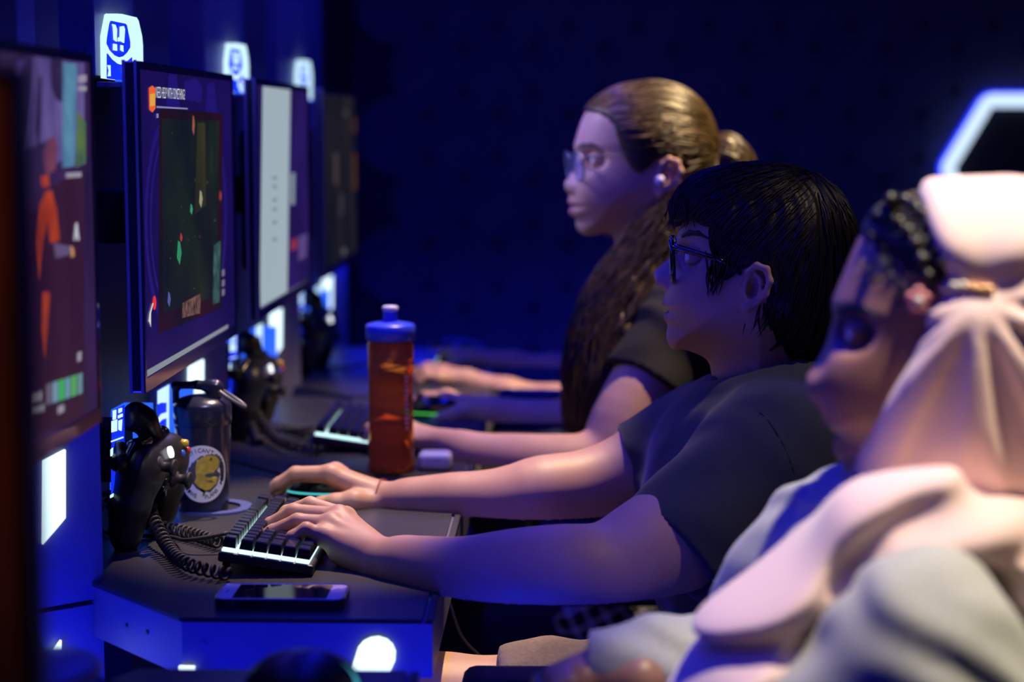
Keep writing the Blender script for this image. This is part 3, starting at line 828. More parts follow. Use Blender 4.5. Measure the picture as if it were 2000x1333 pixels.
obj('camera_cutout', tube([(-0.047 + 0.004 * math.cos(a), -0.0303, 0.005 + 0.003 * math.sin(a)) for a in np.linspace(0, 2 * PI, 17)[:-1]], 0.0005, 5, True), MATS['phone rim'], ph)

# ================================================================== shaker bottle
sb = PZ(393, 1004, DZ)
sh = thing('shaker_bottle', 'black shaker bottle with a carry loop lid and a round yellow dog sticker', 'bottle', (sb.x, sb.y + 0.02, DZ))
m_shk = mat('shaker navy', (0.018, 0.020, 0.045), 0.28, coat=0.3)
obj('cup', lathe([(0, 0), (0.027, 0), (0.029, 0.003), (0.0315, 0.06), (0.0335, 0.108), (0.0335, 0.112), (0, 0.112)], 48), m_shk, sh, True)
obj('lid', lathe([(0.0338, 0.106), (0.0345, 0.107), (0.0345, 0.129), (0.033, 0.132), (0.026, 0.137), (0.016, 0.140), (0, 0.141)], 48), m_shk, sh, True)
Fl = Field().chain([((-0.031, -0.004, 0.133), 0.0045), ((-0.031, -0.004, 0.152), 0.0045), ((-0.005, -0.004, 0.153), 0.005), ((0.010, -0.004, 0.151), 0.0075), ((0.017, -0.004, 0.150), 0.009), ((0.014, -0.004, 0.135), 0.008)], 0.004)
link('carry_arm', sdf_mesh('carry_arm', [(Fl, (-0.04, -0.02, 0.12), (0.04, 0.02, 0.17), 0.0015)]), m_shk, sh)
lp = [(0.018 + 0.017 * (1 + math.cos(a)) + 0.0, -0.004 + 0.009 * math.sin(a), 0.149 - 0.011 * (1 + math.cos(a))) for a in np.linspace(0, 2 * PI, 25)[:-1]]
obj('carry_loop', tube(lp, 0.0022, 8, True), mat('loop grey', (0.14, 0.14, 0.16), 0.35), sh, True)
# sticker wrapped on the cup: the centre faces the camera and the seat
def on_cup(s, z, lift):
    r = 0.029 + (z - 0.003) * 0.0425 + lift
    a = -1.43 + s / r
    return Vector((r * math.cos(a), r * math.sin(a), z))
def cup_patch(outline, m, lift, name):
    prof = outline; c = (sum(p[0] for p in prof) / len(prof), sum(p[1] for p in prof) / len(prof))
    b = bmesh.new(); rings = []
    for t in (1.0, 0.66, 0.33): rings.append([b.verts.new(on_cup(c[0] + (p[0] - c[0]) * t, c[1] + (p[1] - c[1]) * t, lift)) for p in prof])
    cv = b.verts.new(on_cup(c[0], c[1], lift)); n = len(prof)
    for A, B in zip(rings, rings[1:]):
        for i in range(n): b.faces.new((A[i], A[(i + 1) % n], B[(i + 1) % n], B[i]))
    for i in range(n): b.faces.new((rings[-1][i], rings[-1][(i + 1) % n], cv))
    bmesh.ops.recalc_face_normals(b, faces=b.faces[:])
    return b
ZS = 0.050
st = obj('sticker', cup_patch(circle2(0, ZS, 0.0315, 0.0345, 40), None, 0.0003, ''), mat('sticker white', (0.88, 0.88, 0.92), 0.45), sh, True)
def stk(pts): return [((x - 520) / 720 * 0.058, ZS - (y - 545) / 920 * 0.068) for x, y in pts]
obj('dog_dark_patch', cup_patch(stk([(370, 350), (430, 380), (440, 640), (385, 650), (350, 600), (290, 530), (320, 480)]), None, 0.0006, ''), mat('dog brown', (0.10, 0.09, 0.10), 0.6), st, True)  # dark print at the left of the dog
obj('dog_outline', cup_patch(stk([(400, 340), (500, 250), (620, 225), (750, 245), (830, 330), (800, 430), (740, 500), (800, 560), (775, 650), (740, 740), (640, 840), (510, 915), (530, 850), (430, 780), (370, 690), (385, 600), (380, 420)]), None, 0.0006, ''), MATS['dog brown'], st, True)
obj('dog_face', cup_patch(stk([(440, 360), (510, 270), (620, 240), (735, 262), (790, 350), (775, 440), (700, 510), (700, 590), (760, 620), (725, 720), (630, 800), (560, 815), (470, 760), (400, 680), (430, 600), (420, 450)]), None, 0.0009, ''), mat('dog yellow', (0.62, 0.46, 0.06), 0.6, noise=(160, 0.25)), st, True)
for pts in ([(560, 550), (620, 535), (740, 525), (770, 560), (700, 590), (620, 600), (570, 585)], [(540, 655), (640, 650), (700, 690), (640, 672)], [(640, 285), (670, 280), (672, 315), (640, 325)]):
    obj('dog_mark', cup_patch(stk(pts), None, 0.0012, ''), MATS['dog brown'], st)
def arc_text(body, a0, a1, r, flip):
    tm = text_mesh(body, 0.0075, 'LEFT')
    co = np.empty(len(tm.vertices) * 3, np.float32); tm.vertices.foreach_get('co', co); co = co.reshape(-1, 3)
    W = co[:, 0].max(); out = []
    for x, y, z in co:
        a = a0 + (a1 - a0) * x / W
        rr = r + (y if not flip else -y)
        out.append(on_cup(rr * math.cos(a) * 0.9, ZS + rr * math.sin(a), 0.0006))
    tm.vertices.foreach_set('co', np.array(out, np.float32).ravel()); tm.update()
    link('sticker_text', tm, mat('print black', (0.02, 0.02, 0.04), 0.6), st)
arc_text("SORRY I CAN'T", math.radians(158), math.radians(58), 0.0262, False)
arc_text('HAVE', math.radians(218), math.radians(253), 0.0305, True)
arc_text('PLANS', math.radians(275), math.radians(315), 0.0305, True)
obj('cup_ring', lathe([(0.030, 0.0), (0.044, 0.0), (0.044, 0.003), (0.030, 0.003)], 40), mat('coaster blue', (0.08, 0.1, 0.3), 0.4), None)
tag(bpy.data.objects['cup_ring'], 'flat round blue coaster under the shaker bottle', 'coaster')
cr = bpy.data.objects['cup_ring']; cr.name = 'coaster'; cr.location = (sh.location.x + 0.012, sh.location.y + 0.01, DZ)

# ================================================================== orange water bottle
wbp = PZ(762, 926, DZ)
wbt = thing('water_bottle', 'translucent orange sports bottle with a blue screw cap', 'bottle', (wbp.x, wbp.y + 0.02, DZ))
m_wb = mat('bottle orange clear', (1.0, 0.42, 0.15), 0.05, trans=0.86, ior=1.10)
pr_ = [(0, 0.0), (0.028, 0.0), (0.0315, 0.004), (0.0315, 0.012)]
for i in range(3):
    z = 0.016 + i * 0.0105; pr_ += [(0.0300, z), (0.0313, z + 0.004), (0.0300, z + 0.008)]
pr_ += [(0.0305, 0.052), (0.0295, 0.060), (0.0295, 0.130)]
for i in range(4):
    z = 0.134 + i * 0.0095; pr_ += [(0.0310, z), (0.0302, z + 0.004), (0.0310, z + 0.007)]
pr_ += [(0.0295, 0.176), (0.0285, 0.182)]
inner = [(r - 0.0016, max(z, 0.0025)) for r, z in pr_[1:]][::-1] + [(0, 0.0025)]
obj('bottle_wall', lathe(pr_ + inner, 48), m_wb, wbt, True)
obj('drink', lathe([(0, 0.0027), (0.0265, 0.0027), (0.0284, 0.010), (0.0280, 0.048), (0.0278, 0.066), (0, 0.066)], 40), mat('orange drink', (1.0, 0.45, 0.12), 0.1, trans=0.9, ior=1.15), wbt, True)
cap_prof = [(0.0290, 0.176), (0.0322, 0.178), (0.0325, 0.196), (0.0305, 0.1985), (0.012, 0.202), (0.0, 0.202)]
cbm = lathe(cap_prof, 72)
for v in cbm.verts:
    if v.co.xy.length > 0.0315: v.co.xy *= 1 + (0.018 if int(round(math.atan2(v.co.y, v.co.x) / (2 * PI / 72))) % 2 else 0)
obj('screw_cap', cbm, mat('cap blue', (0.03, 0.06, 0.75), 0.35), wbt, True)
obj('spout', lathe([(0.0098, 0.201), (0.0092, 0.214), (0.0098, 0.2155)], 28), MATS['cap blue'], wbt, True)
obj('spout_tip', lathe([(0.0098, 0.2155), (0.0105, 0.217), (0.0105, 0.221), (0.008, 0.2225), (0, 0.2225)], 28), mat('spout white', (0.55, 0.58, 0.7), 0.4), wbt, True)
b = bmesh.new()
for i in range(13):
    z = 0.060 + i * 0.0062; a = -0.72
    p = Vector((0.0299 * math.cos(a), 0.0299 * math.sin(a), z)); t = Vector((-math.sin(a), math.cos(a), 0))
    w = 0.0022 + 0.0008 * (i * 7 % 3)
    vs = [b.verts.new(p + t * sx * w + Vector((0, 0, sz_))) for sx, sz_ in ((-1, 0), (1, 0), (1, 0.004), (-1, 0.004))]
    b.faces.new(vs)
obj('printed_strip', b, mat('print pale', (0.6, 0.4, 0.5), 0.5), wbt)

# ================================================================== small things on the second worktop
c = PZ(846, 919, DZ)
F = Field().ell((0, 0, 0.0135), (0.026, 0.020, 0.0135), 0.0)
F2 = Field().add(lambda p: np.linalg.norm(np.maximum(np.abs(p - np.array([0, 0, 0.012])) - np.array([0.014, 0.010, 0.003]), 0), axis=1) - 0.009, (0, 0, 0.012), 0.04)
eb = thing('earbud_case', 'pale rounded earbud case standing beside the orange bottle', 'case', (c.x + 0.002, c.y + 0.012, DZ))
link('shell', sdf_mesh('shell', [(F2, (-0.03, -0.025, -0.004), (0.03, 0.025, 0.03), 0.0014)]), mat('earbud white', (0.55, 0.57, 0.75), 0.3), eb)
obj('lid_seam', tube([(0.0232 * math.copysign(abs(math.cos(a)) ** 0.6, math.cos(a)), 0.0192 * math.copysign(abs(math.sin(a)) ** 0.6, math.sin(a)), 0.0145) for a in np.linspace(0, 2 * PI, 33)[:-1]], 0.0003, 4, True), m_black, eb)
c = PZ(1010, 872, DZ + 0.001)
cd_ = tag(obj('white_card', box((-0.035, -0.025, 0), (0.035, 0.025, 0.0012)), mat('card white', (0.6, 0.62, 0.68), 0.5)), 'small white card lying under the forearms of the girl with the ponytail', 'card')
cd_.location = (-0.155, 2.66, DZ)

# ================================================================== gamepads in their wall clips
m_pad = mat('gamepad black', (0.016, 0.016, 0.018), 0.38, bump=(700, 0.03))
m_padg = mat('gamepad grip', (0.013, 0.013, 0.018), 0.5, bump=(900, 0.1))
PC = Vector((-0.457, 2.015, 0.810))
def build_pad():
    o = thing('gamepad', '', 'gamepad', PC)
    F = Field()
    F.ell((0, 0, 0.012), (0.020, 0.058, 0.030), 0.0)
    for s in (-1, 1):
        F.ell((0.002, s * 0.043, 0.014), (0.021, 0.030, 0.028), 0.015)
        F.chain([((-0.002, s * 0.050, 0.008), 0.021), ((-0.004, s * 0.060, -0.022), 0.0195), ((-0.006, s * 0.060, -0.050), 0.015), ((-0.006, s * 0.058, -0.066), 0.011)], 0.014)
    F.ell((0.022, 0, -0.045), (0.03, 0.030, 0.028), 0.012, '-')
    link('body', sdf_mesh('body', [(F, (-0.04, -0.09, -0.09), (0.04, 0.09, 0.06), 0.0022)]), m_pad, o)
    def bump_at(y, z): return 0.0195 if abs(y) < 0.03 else 0.0205
    for y, z in ((-0.042, 0.022), (0.022, -0.004)):
        M = Matrix.Translation((bump_at(y, z), y, z)) @ Matrix.Rotation(PI / 2, 4, 'Y')
        obj('thumbstick', lathe([(0.011, -0.004), (0.011, 0.001), (0.0055, 0.003), (0.0055, 0.011), (0.009, 0.013), (0.0095, 0.0165), (0.007, 0.017), (0, 0.0155)], 24, M), m_black_soft, o, True)
    b = bmesh.new(); add_box(b, (0.0185, -0.032, -0.008), (0.0235, -0.012, -0.002), 0.001); add_box(b, (0.0185, -0.025, -0.015), (0.0235, -0.019, 0.005), 0.001)
    obj('direction_pad', b, m_black_gloss, o)
    for (dy, dz), cc in zip(((0, 0.010), (0, -0.010), (-0.010, 0), (0.010, 0)), ((0.6, 0.4, 0.02), (0.05, 0.5, 0.06), (0.03, 0.12, 0.6), (0.5, 0.03, 0.03))):
        M = Matrix.Translation((0.0195, 0.044 + dy, 0.022 + dz)) @ Matrix.Rotation(PI / 2, 4, 'Y')
        obj('face_button', lathe([(0.0048, -0.003), (0.0048, 0.003), (0.003, 0.0045), (0, 0.0048)], 16, M), mat('pad button %.2f' % cc[0], cc, 0.15, coat=0.5), o, True)
    M = Matrix.Translation((0.0185, 0, 0.030)) @ Matrix.Rotation(PI / 2 - 0.35, 4, 'Y')
    obj('home_light', lathe([(0.0066, -0.002), (0.0066, 0.001), (0, 0.0018)], 20, M), glow('pad light', (0.9, 0.95, 1.0), 1.6), o, True)
    for s in (-1, 1):
        Fb = Field().chain([((-0.004, s * 0.020, 0.043), 0.0075), ((-0.008, s * 0.045, 0.040), 0.0085), ((-0.010, s * 0.062, 0.028), 0.008)], 0.004)
        link('bumper', sdf_mesh('bumper', [(Fb, (-0.03, -0.08, 0.01), (0.02, 0.08, 0.06), 0.0022)]), m_black_gloss, o)
    return o
pad = build_pad(); pad.rotation_euler = (0, 0.10, -0.10); pad.scale = (1.02, 1.02, 1.02)
gp = 'wall-hung gamepads'
pad['group'] = gp; pad['label'] = 'black gamepad hanging in a wall clip next to the shaker bottle'
dup(pad, shift=(0, S, 0), label='black gamepad hanging in a wall clip under the screen with the pale window', group=gp)
dup(pad, shift=(0.0, 2 * S, 0), label='blurred black gamepad hanging in a wall clip under the almost black screen', group=gp)
def build_clip():
    o = thing('gamepad_clip', '', 'holder', (XH, PC.y, PC.z))
    obj('mount_plate', box((-0.066, -0.035, 0.0), (0.004, 0.035, 0.062), 0.002), m_black, o)
    base = Vector((XH, PC.y, PC.z))
    for pts in ([(256, 822, -0.480, 0.012), (266, 812, -0.474, 0.014), (282, 822, -0.466, 0.014), (300, 862, -0.460, 0.013), (312, 892, -0.458, 0.010)],
                [(240, 880, -0.488, 0.009), (232, 882, -0.482, 0.010), (233, 905, -0.476, 0.009), (250, 922, -0.470, 0.007)]):
        Fp = Field().chain([(tuple(PX(u, v, X) - base), r) for u, v, X, r in pts], 0.006)
        lo = np.min([np.array(PX(u, v, X) - base) for u, v, X, r in pts], 0) - 0.02; hi = np.max([np.array(PX(u, v, X) - base) for u, v, X, r in pts], 0) + 0.02
        link('prong', sdf_mesh('prong', [(Fp, lo, hi, 0.0022)]), m_black, o)
    return o
cl = build_clip(); gc = 'wall clips for the gamepads'
cl['group'] = gc; cl['label'] = 'black two-pronged wall clip holding the gamepad next to the shaker bottle'
dup(cl, shift=(0, S, 0), label='black two-pronged wall clip holding the gamepad under the white window screen', group=gc)
dup(cl, shift=(0, 2 * S, 0), label='black two-pronged wall clip holding the gamepad under the almost black screen', group=gc)
# coiled cables
def coil(path, r, turns, wire, lead=0.0):
    path = catmull(path, 14); n = turns * 12
    P_ = np.array(path); d = np.r_[0, np.cumsum(np.linalg.norm(np.diff(P_, axis=0), axis=1))]; t = np.linspace(0, d[-1], n)
    C_ = np.stack([np.interp(t, d, P_[:, i]) for i in range(3)], 1); T = np.gradient(C_, axis=0); T /= np.linalg.norm(T, axis=1)[:, None]
    ref = np.array([0.3, 0.2, 0.93]); A = np.cross(T, ref); A /= np.linalg.norm(A, axis=1)[:, None]; Bq = np.cross(T, A)
    ang = np.linspace(0, 2 * PI * turns, n)[:, None]
    return tube(C_ + r * (A * np.cos(ang) + Bq * np.sin(ang)), wire, 5)
def gp_cable(k, label, long):
    q = Vector((0, S * k, 0))
    path = [PC + q + Vector((-0.006, 0.01, -0.035)), Vector((-0.452, 1.985, 0.772)) + q, Vector((-0.420, 1.915, 0.754)) + q, Vector((-0.385, 1.845, 0.752)) + q, Vector((-0.335, 1.815, 0.748)) + q]
    o = obj('coiled_cable', coil(path, 0.0062, 26, 0.0019), m_black_soft, None, True)
    tag(o, label, 'cable', 'coiled gamepad cables')
    path2 = [Vector((-0.500, 1.985, 0.800)) + q, Vector((-0.492, 2.000, 0.768)) + q, Vector((-0.462, 2.03, 0.752)) + q, Vector((-0.415, 2.00, 0.7495)) + q, Vector((-0.372, 1.955, 0.7495)) + q]
    o = obj('coiled_cable', coil(path2, 0.0062, 24, 0.0019), m_black_soft, None, True)
    tag(o, label.replace('lying', 'looping off the wall').replace('keyboard of the boy in glasses', 'phone-side keyboard').replace('keyboard by the orange bottle', 'bottle-side keyboard'), 'cable', 'coiled gamepad cables')
gp_cable(0, 'black coiled cable lying between the gamepad and the keyboard of the boy in glasses', True)
gp_cable(1, 'black coiled cable lying between the gamepad and the keyboard by the orange bottle', True)
# pouch of a controller standing behind the shaker bottle: cable drop on the second station
o = obj('coiled_cable', coil([P(478, 770, 2.70), P(490, 830, 2.66), P(500, 858, 2.63), P(506, 866, 2.61)], 0.0062, 22, 0.0019), m_black_soft, None, True)
tag(o, 'black coiled cable hanging straight down below the gamepad under the white window screen', 'cable', 'coiled gamepad cables')

# ================================================================== headset on the nearest worktop
hs = thing('headset', 'black over-ear headset with a teal ring lying on the nearest worktop', 'headset', (-0.20, 1.36, DZ))
hc_ = P(592, 1345, 1.36); hl = P(95, 1314, 1.36)
def ear_cup(c, name, ring):
    F = Field().ell(c, (0.046, 0.034, 0.030), 0.0).ell((c.x, c.y, c.z - 0.012), (0.040, 0.040, 0.018), 0.01)
    link(name, sdf_mesh(name, [(F, (c.x - 0.06, c.y - 0.05, c.z - 0.05), (c.x + 0.06, c.y + 0.05, c.z + 0.05), 0.003)]), m_black, hs)
    pts = [(c.x + 0.043 * math.cos(a), c.y - 0.012 + 0.010 * math.sin(a), c.z + 0.027 * math.sin(a)) for a in np.linspace(-0.9, 1.4, 24)]
    obj('light_ring', tube(pts, 0.0026, 6), ring, hs, True)
L0 = Vector((-0.20, 1.36, DZ))
ear_cup(Vector(hc_) - L0, 'ear_cup', glow('headset teal', (0.08, 0.55, 0.75), 0.7))
c = Vector(hl) - L0
F = Field().ell((c.x, c.y, c.z), (0.040, 0.05, 0.014), 0.0)
link('ear_cup', sdf_mesh('ear_cup', [(F, (c.x - 0.06, c.y - 0.06, c.z - 0.03), (c.x + 0.06, c.y + 0.06, c.z + 0.03), 0.003)]), m_panel, hs)
a_ = Vector(hl) - L0; b_ = Vector(hc_) - L0
bandp = [a_ + Vector((0.01, -0.02, -0.005)), a_ + Vector((0.05, -0.12, -0.012)), (a_ + b_) / 2 + Vector((0, -0.17, -0.02)), b_ + Vector((-0.04, -0.12, -0.012)), b_ + Vector((0, -0.02, 0.0))]
obj('headband', tube(catmull(bandp, 8), 0.009, 10), m_black_soft, hs, True)
hcab = [P(36, 1330, 1.36), P(42, 1262, 1.40), P(55, 1222, 1.42), P(75, 1240, 1.42), P(88, 1275, 1.41), P(115, 1305, 1.40), P(160, 1322, 1.39), P(260, 1345, 1.36)]
tag(obj('headset_cable', tube(catmull(hcab, 8), 0.0022, 6), m_black_soft, None, True), 'thin black headset cable looping up in front of the wing panel', 'cable')
cab = [P(876, 1170, 2.0), P(900, 1240, 2.02), P(935, 1280, 2.03), P(990, 1325, 2.05), P(1040, 1380, 2.1)]
tag(obj('hanging_cable', tube(catmull(cab, 8), 0.0018, 6), m_black_soft, None, True), 'thin black cable hanging from the worktop edge beside the bare knee', 'cable')

# ================================================================== chairs
m_chair = mat('chair fabric black', (0.012, 0.012, 0.014), 0.7, bump=(250, 0.15))
m_chrome = mat('chair metal', (0.05, 0.05, 0.055), 0.35, metal=0.7)
def build_chair():
    o = thing('gaming_chair', '', 'chair', (0, 0, 0))
    obj('seat', box((-0.25, -0.23, 0.40), (0.22, 0.23, 0.475), 0.032, 4), m_chair, o, True)
    M = Matrix.Translation((0.235, 0, 0.43)) @ Matrix.Rotation(0.16, 4, 'Y')
    obj('backrest', box((-0.035, -0.22, 0.0), (0.045, 0.22, 0.50), 0.03, 4, M), m_chair, o, True)
    for s in (-1, 1):
        obj('side_bolster', box((-0.085, s * 0.20 - 0.03, 0.06), (0.0, s * 0.20 + 0.03, 0.42), 0.022, 3, M), m_chair, o, True)
        obj('armrest', box((-0.44, s * 0.27 - 0.035, 0.628), (-0.03, s * 0.27 + 0.035, 0.657), 0.0135, 3), m_black_soft, o, True)
        obj('armrest_post', box((-0.08, s * 0.27 - 0.012, 0.40), (-0.02, s * 0.27 + 0.012, 0.629), 0.004), m_black, o)
    obj('gas_column', lathe([(0.028, 0.09), (0.028, 0.24), (0.020, 0.24), (0.020, 0.40), (0, 0.40)], 20), m_chrome, o)
    for i in range(5):
        a = i * 2 * PI / 5 + 0.3
        p = Vector((math.cos(a), math.sin(a), 0))
        obj('base_leg', tube([Vector((0, 0, 0.10)) + p * 0.015, Vector((0, 0, 0.085)) + p * 0.16, Vector((0, 0, 0.065)) + p * 0.29], [0.024, 0.020, 0.014], 8), m_black, o)
        obj('caster', lathe([(0, -0.018), (0.022, -0.018), (0.027, -0.010), (0.027, 0.010), (0.022, 0.018), (0, 0.018)], 16, Matrix.Translation(p * 0.29 + Vector((0, 0, 0.027))) @ Matrix.Rotation(a, 4, 'Z') @ Matrix.Rotation(PI / 2, 4, 'X')), m_black, o)
    return o
gch = 'black gaming chairs along the row'
ch0 = build_chair(); ch0.location = (0.34, 2.06, 0); ch0['group'] = gch; ch0['label'] = 'black gaming chair under the boy in the dark green shirt'
dup(ch0, loc=(0.30, 2.78, 0), label='black gaming chair under the girl with the ponytail', group=gch).scale = (1, 1, 0.86)
dup(ch0, loc=(0.32, 3.48, 0), label='black gaming chair at the end of the row behind the girl with the ponytail', group=gch)
dup(ch0, loc=(0.60, 1.38, 0), label='black gaming chair under the person in the pink headscarf', group=gch)

# ================================================================== device in the near hand
hd = thing('handheld_device', 'dark rounded handheld device with a red light in the near hand', 'device', P(1108, 1345, 1.445))
obj('shell', box((-0.030, -0.022, -0.012), (0.030, 0.022, 0.010), 0.008, 3), m_black, hd, True)
obj('red_light', box((0.014, -0.0235, -0.004), (0.028, -0.0215, 0.006), 0.0008), glow('device red', (1.0, 0.05, 0.03), 1.2), hd)

# ================================================================== people
def skin_mat(name, c, lip, rough=0.5):
    m = mat(name, c, rough, sss=0.12, bump=(900, 0.03))
    nt = m.node_tree; b = nt.nodes['Principled BSDF']
    at = nt.nodes.new('ShaderNodeAttribute'); at.attribute_name = 'lip'
    n = nt.nodes.new('ShaderNodeTexNoise'); n.inputs['Scale'].default_value = 26; n.inputs['Detail'].default_value = 3
    tc = nt.nodes.new('ShaderNodeTexCoord'); nt.links.new(tc.outputs['Object'], n.inputs['Vector'])
    r = nt.nodes.new('ShaderNodeValToRGB'); r.color_ramp.elements[0].position = 0.3; r.color_ramp.elements[1].position = 0.7
    r.color_ramp.elements[0].color = (c[0] * 0.93, c[1] * 0.86, c[2] * 0.84, 1); r.color_ramp.elements[1].color = (*c, 1)
    nt.links.new(n.outputs['Fac'], r.inputs['Fac'])
    mx = nt.nodes.new('ShaderNodeMixRGB'); nt.links.new(at.outputs['Fac'], mx.inputs['Fac'])
    nt.links.new(r.outputs['Color'], mx.inputs['Color1']); mx.inputs['Color2'].default_value = (*lip, 1)
    nt.links.new(mx.outputs['Color'], b.inputs['Base Color'])
    return m

def wmat(verts, me, name, vals):
    a = me.attributes.new(name, 'FLOAT', 'POINT'); a.data.foreach_set('value', np.ascontiguousarray(vals, np.float32))

def V3(me):
    co = np.empty(len(me.vertices) * 3, np.float32); me.vertices.foreach_get('co', co); return co.reshape(-1, 3)

class Head:
    """head drawn from its side outline; u, v are photograph pixels on the person's mid plane"""
    def __init__(s, Yc, yaw, cu, cv):
        s.Y = Yc; s.yaw = yaw; s.c = P(cu, cv, Yc); s.cs = math.cos(yaw); s.sn = math.sin(yaw)
        s.sc = (P(cu + 1, cv, Yc) - s.c).length
    def ab(s, u, v): q = P(u, v, s.Y); return (q.x, q.z)
    def frame(s, p):
        dx = p[:, 0] - s.c.x; dy = p[:, 1] - s.Y
        return dx * s.cs + dy * s.sn + s.c.x, p[:, 2], -dx * s.sn + dy * s.cs
    def W(s, u, v, w=0.0):
        q = P(u, v, s.Y - abs(w)); a, b = q.x, q.z; d = a - s.c.x
        return np.array((s.c.x + d * s.cs - w * s.sn, s.Y + d * s.sn + w * s.cs, b))
    def prof(s, pxs, smooth=5): return Profile([s.ab(*q) for q in pxs], smooth)
    def R(s): return Matrix.Rotation(s.yaw, 3, 'Z').to_4x4()
    def prism(s, pxs, lift=0.0, smooth=4, near=0.07):
        pf = Profile([(P(u, v, s.Y - near).x, P(u, v, s.Y - near).z) for u, v in pxs], smooth)
        def f(p):
            a, b, w = s.frame(p); return -pf(a, b) - lift
        return f
    def base(s, F, outline, R=0.10, k=1.3, smooth=5):
        s.pf = s.prof(outline, smooth); F.add(inflate(s.pf, s.frame, R, k), tuple(s.c), 0.34, 0.0)
    def nose(s, F, pxs, R=0.0165, k=1.0, blend=0.008):
        F.add(inflate(s.prof(pxs, 4), s.frame, R, k), s.W(*pxs[2]), 0.06, blend)
    def ear(s, F, cu, cv, h, w0, tilt=0.2, flare=0.35):
        """cu, cv: centre pixel; h: ear height in metres; w0: side offset of the head there"""
        for sd in (-1, 1):
            def E(x, z, o):                                            # x back, z up in ear heights
                xr = x * math.cos(tilt) + z * math.sin(tilt); zr = -x * math.sin(tilt) + z * math.cos(tilt)
                b = s.W(cu, cv, sd * (w0 + o + max(0, xr) * h * flare))
                d = np.array((s.cs, s.sn, 0)) * xr * h; return b + d + np.array((0, 0, zr * h))
            Rr = s.R() @ Matrix.Rotation(-sd * flare, 4, 'Z') @ Matrix.Rotation(tilt, 4, 'Y')
            F.ell(E(0.03, 0.03, 0.004), (h * 0.27, 0.0075, h * 0.42), 0.006, '+', Rr)
            F.ell(E(0.06, 0.05, 0.0135), (h * 0.21, 0.0075, h * 0.33), 0.003, '-', Rr)                    # scapha
            rim = [E(-0.16, 0.08, 0.008), E(-0.17, 0.30, 0.010), E(-0.02, 0.46, 0.011), E(0.20, 0.42, 0.011), E(0.32, 0.20, 0.011), E(0.29, -0.08, 0.010), E(0.14, -0.28, 0.008), E(-0.04, -0.42, 0.006), E(-0.15, -0.34, 0.005)]
            rr = [0.0022, 0.0034, 0.0037, 0.0038, 0.0037, 0.0034, 0.0034, 0.0060, 0.0035]
            F.chain([(p, r) for p, r in zip(rim, rr)], 0.003)
            F.chain([(E(0.02, 0.27, 0.009), 0.0022), (E(0.13, 0.16, 0.010), 0.0028), (E(0.15, -0.05, 0.010), 0.003), (E(0.02, -0.22, 0.008), 0.003)], 0.003)
            F.ell(E(-0.02, -0.03, 0.008), (h * 0.12, 0.010, h * 0.19), 0.003, '-', Rr)                     # concha
            F.ell(E(-0.19, -0.05, 0.006), (h * 0.06, 0.0045, h * 0.09), 0.004, '+', Rr)                    # tragus
    def eyes(s, F, eu, ev, w=0.031, r=0.0118, back=0.0):
        s.eye = (eu, ev, w, r)
        for sd in (-1, 1):
            F.ell(s.W(eu, ev, sd * (w + 0.004)), (0.015, 0.021, 0.0125), 0.014, '-', s.R())
            F.ell(s.W(eu, ev, sd * w) + np.array((0.0035 * s.cs, 0.0035 * s.sn, 0.0)), (0.0135, 0.0155, 0.0125), 0.004)
            c = s.W(eu, ev, sd * w) + np.array((-0.0095, -0.0095 * s.sn + sd * 0.003, -0.0008))
            F.ell(c, (0.008, 0.0125, 0.0042), 0.003, '-', s.R())
    def eyeballs(s, root, iris=(0.06, 0.03, 0.015)):
        eu, ev, w, r = s.eye
        for sd in (-1, 1):
            c = Vector(s.W(eu, ev, sd * w)) + Vector((0.0028, 0, 0))
            b = bmesh.new(); bmesh.ops.create_uvsphere(b, u_segments=20, v_segments=14, radius=r)
            e = obj('eyeball', b, mat('eye white', (0.75, 0.74, 0.72), 0.15, coat=0.5), root, True); e.location = c
            b = lathe([(0, 0.0005), (0.003, 0.0003), (0.0055, -0.0012), (0.0056, -0.0022)], 20, Matrix.Rotation(s.yaw, 4, 'Z') @ Matrix.Rotation(-PI / 2, 4, 'Y') @ Matrix.Translation((0, 0, r)))
            obj('iris', b, mat('iris %.2f' % iris[0], iris, 0.1, coat=0.6), e, True)

def cut(F, z, above):
    G = Field(); G.p = list(F.p); G.disp = F.disp
    G.add((lambda p: z - p[:, 2]) if above else (lambda p: p[:, 2] - z), (0, 0, z), 9, 0.0, '&')
    return G

def body_mesh(parts, lips=None):
    me = sdf_mesh('body', parts)
    co = V3(me); v = np.zeros(len(co), np.float32)
    if lips is not None:
        F = lips(co); v = np.clip(0.5 - F / 0.003, 0, 1).astype(np.float32)
    wmat(co, me, 'lip', v)
    return me

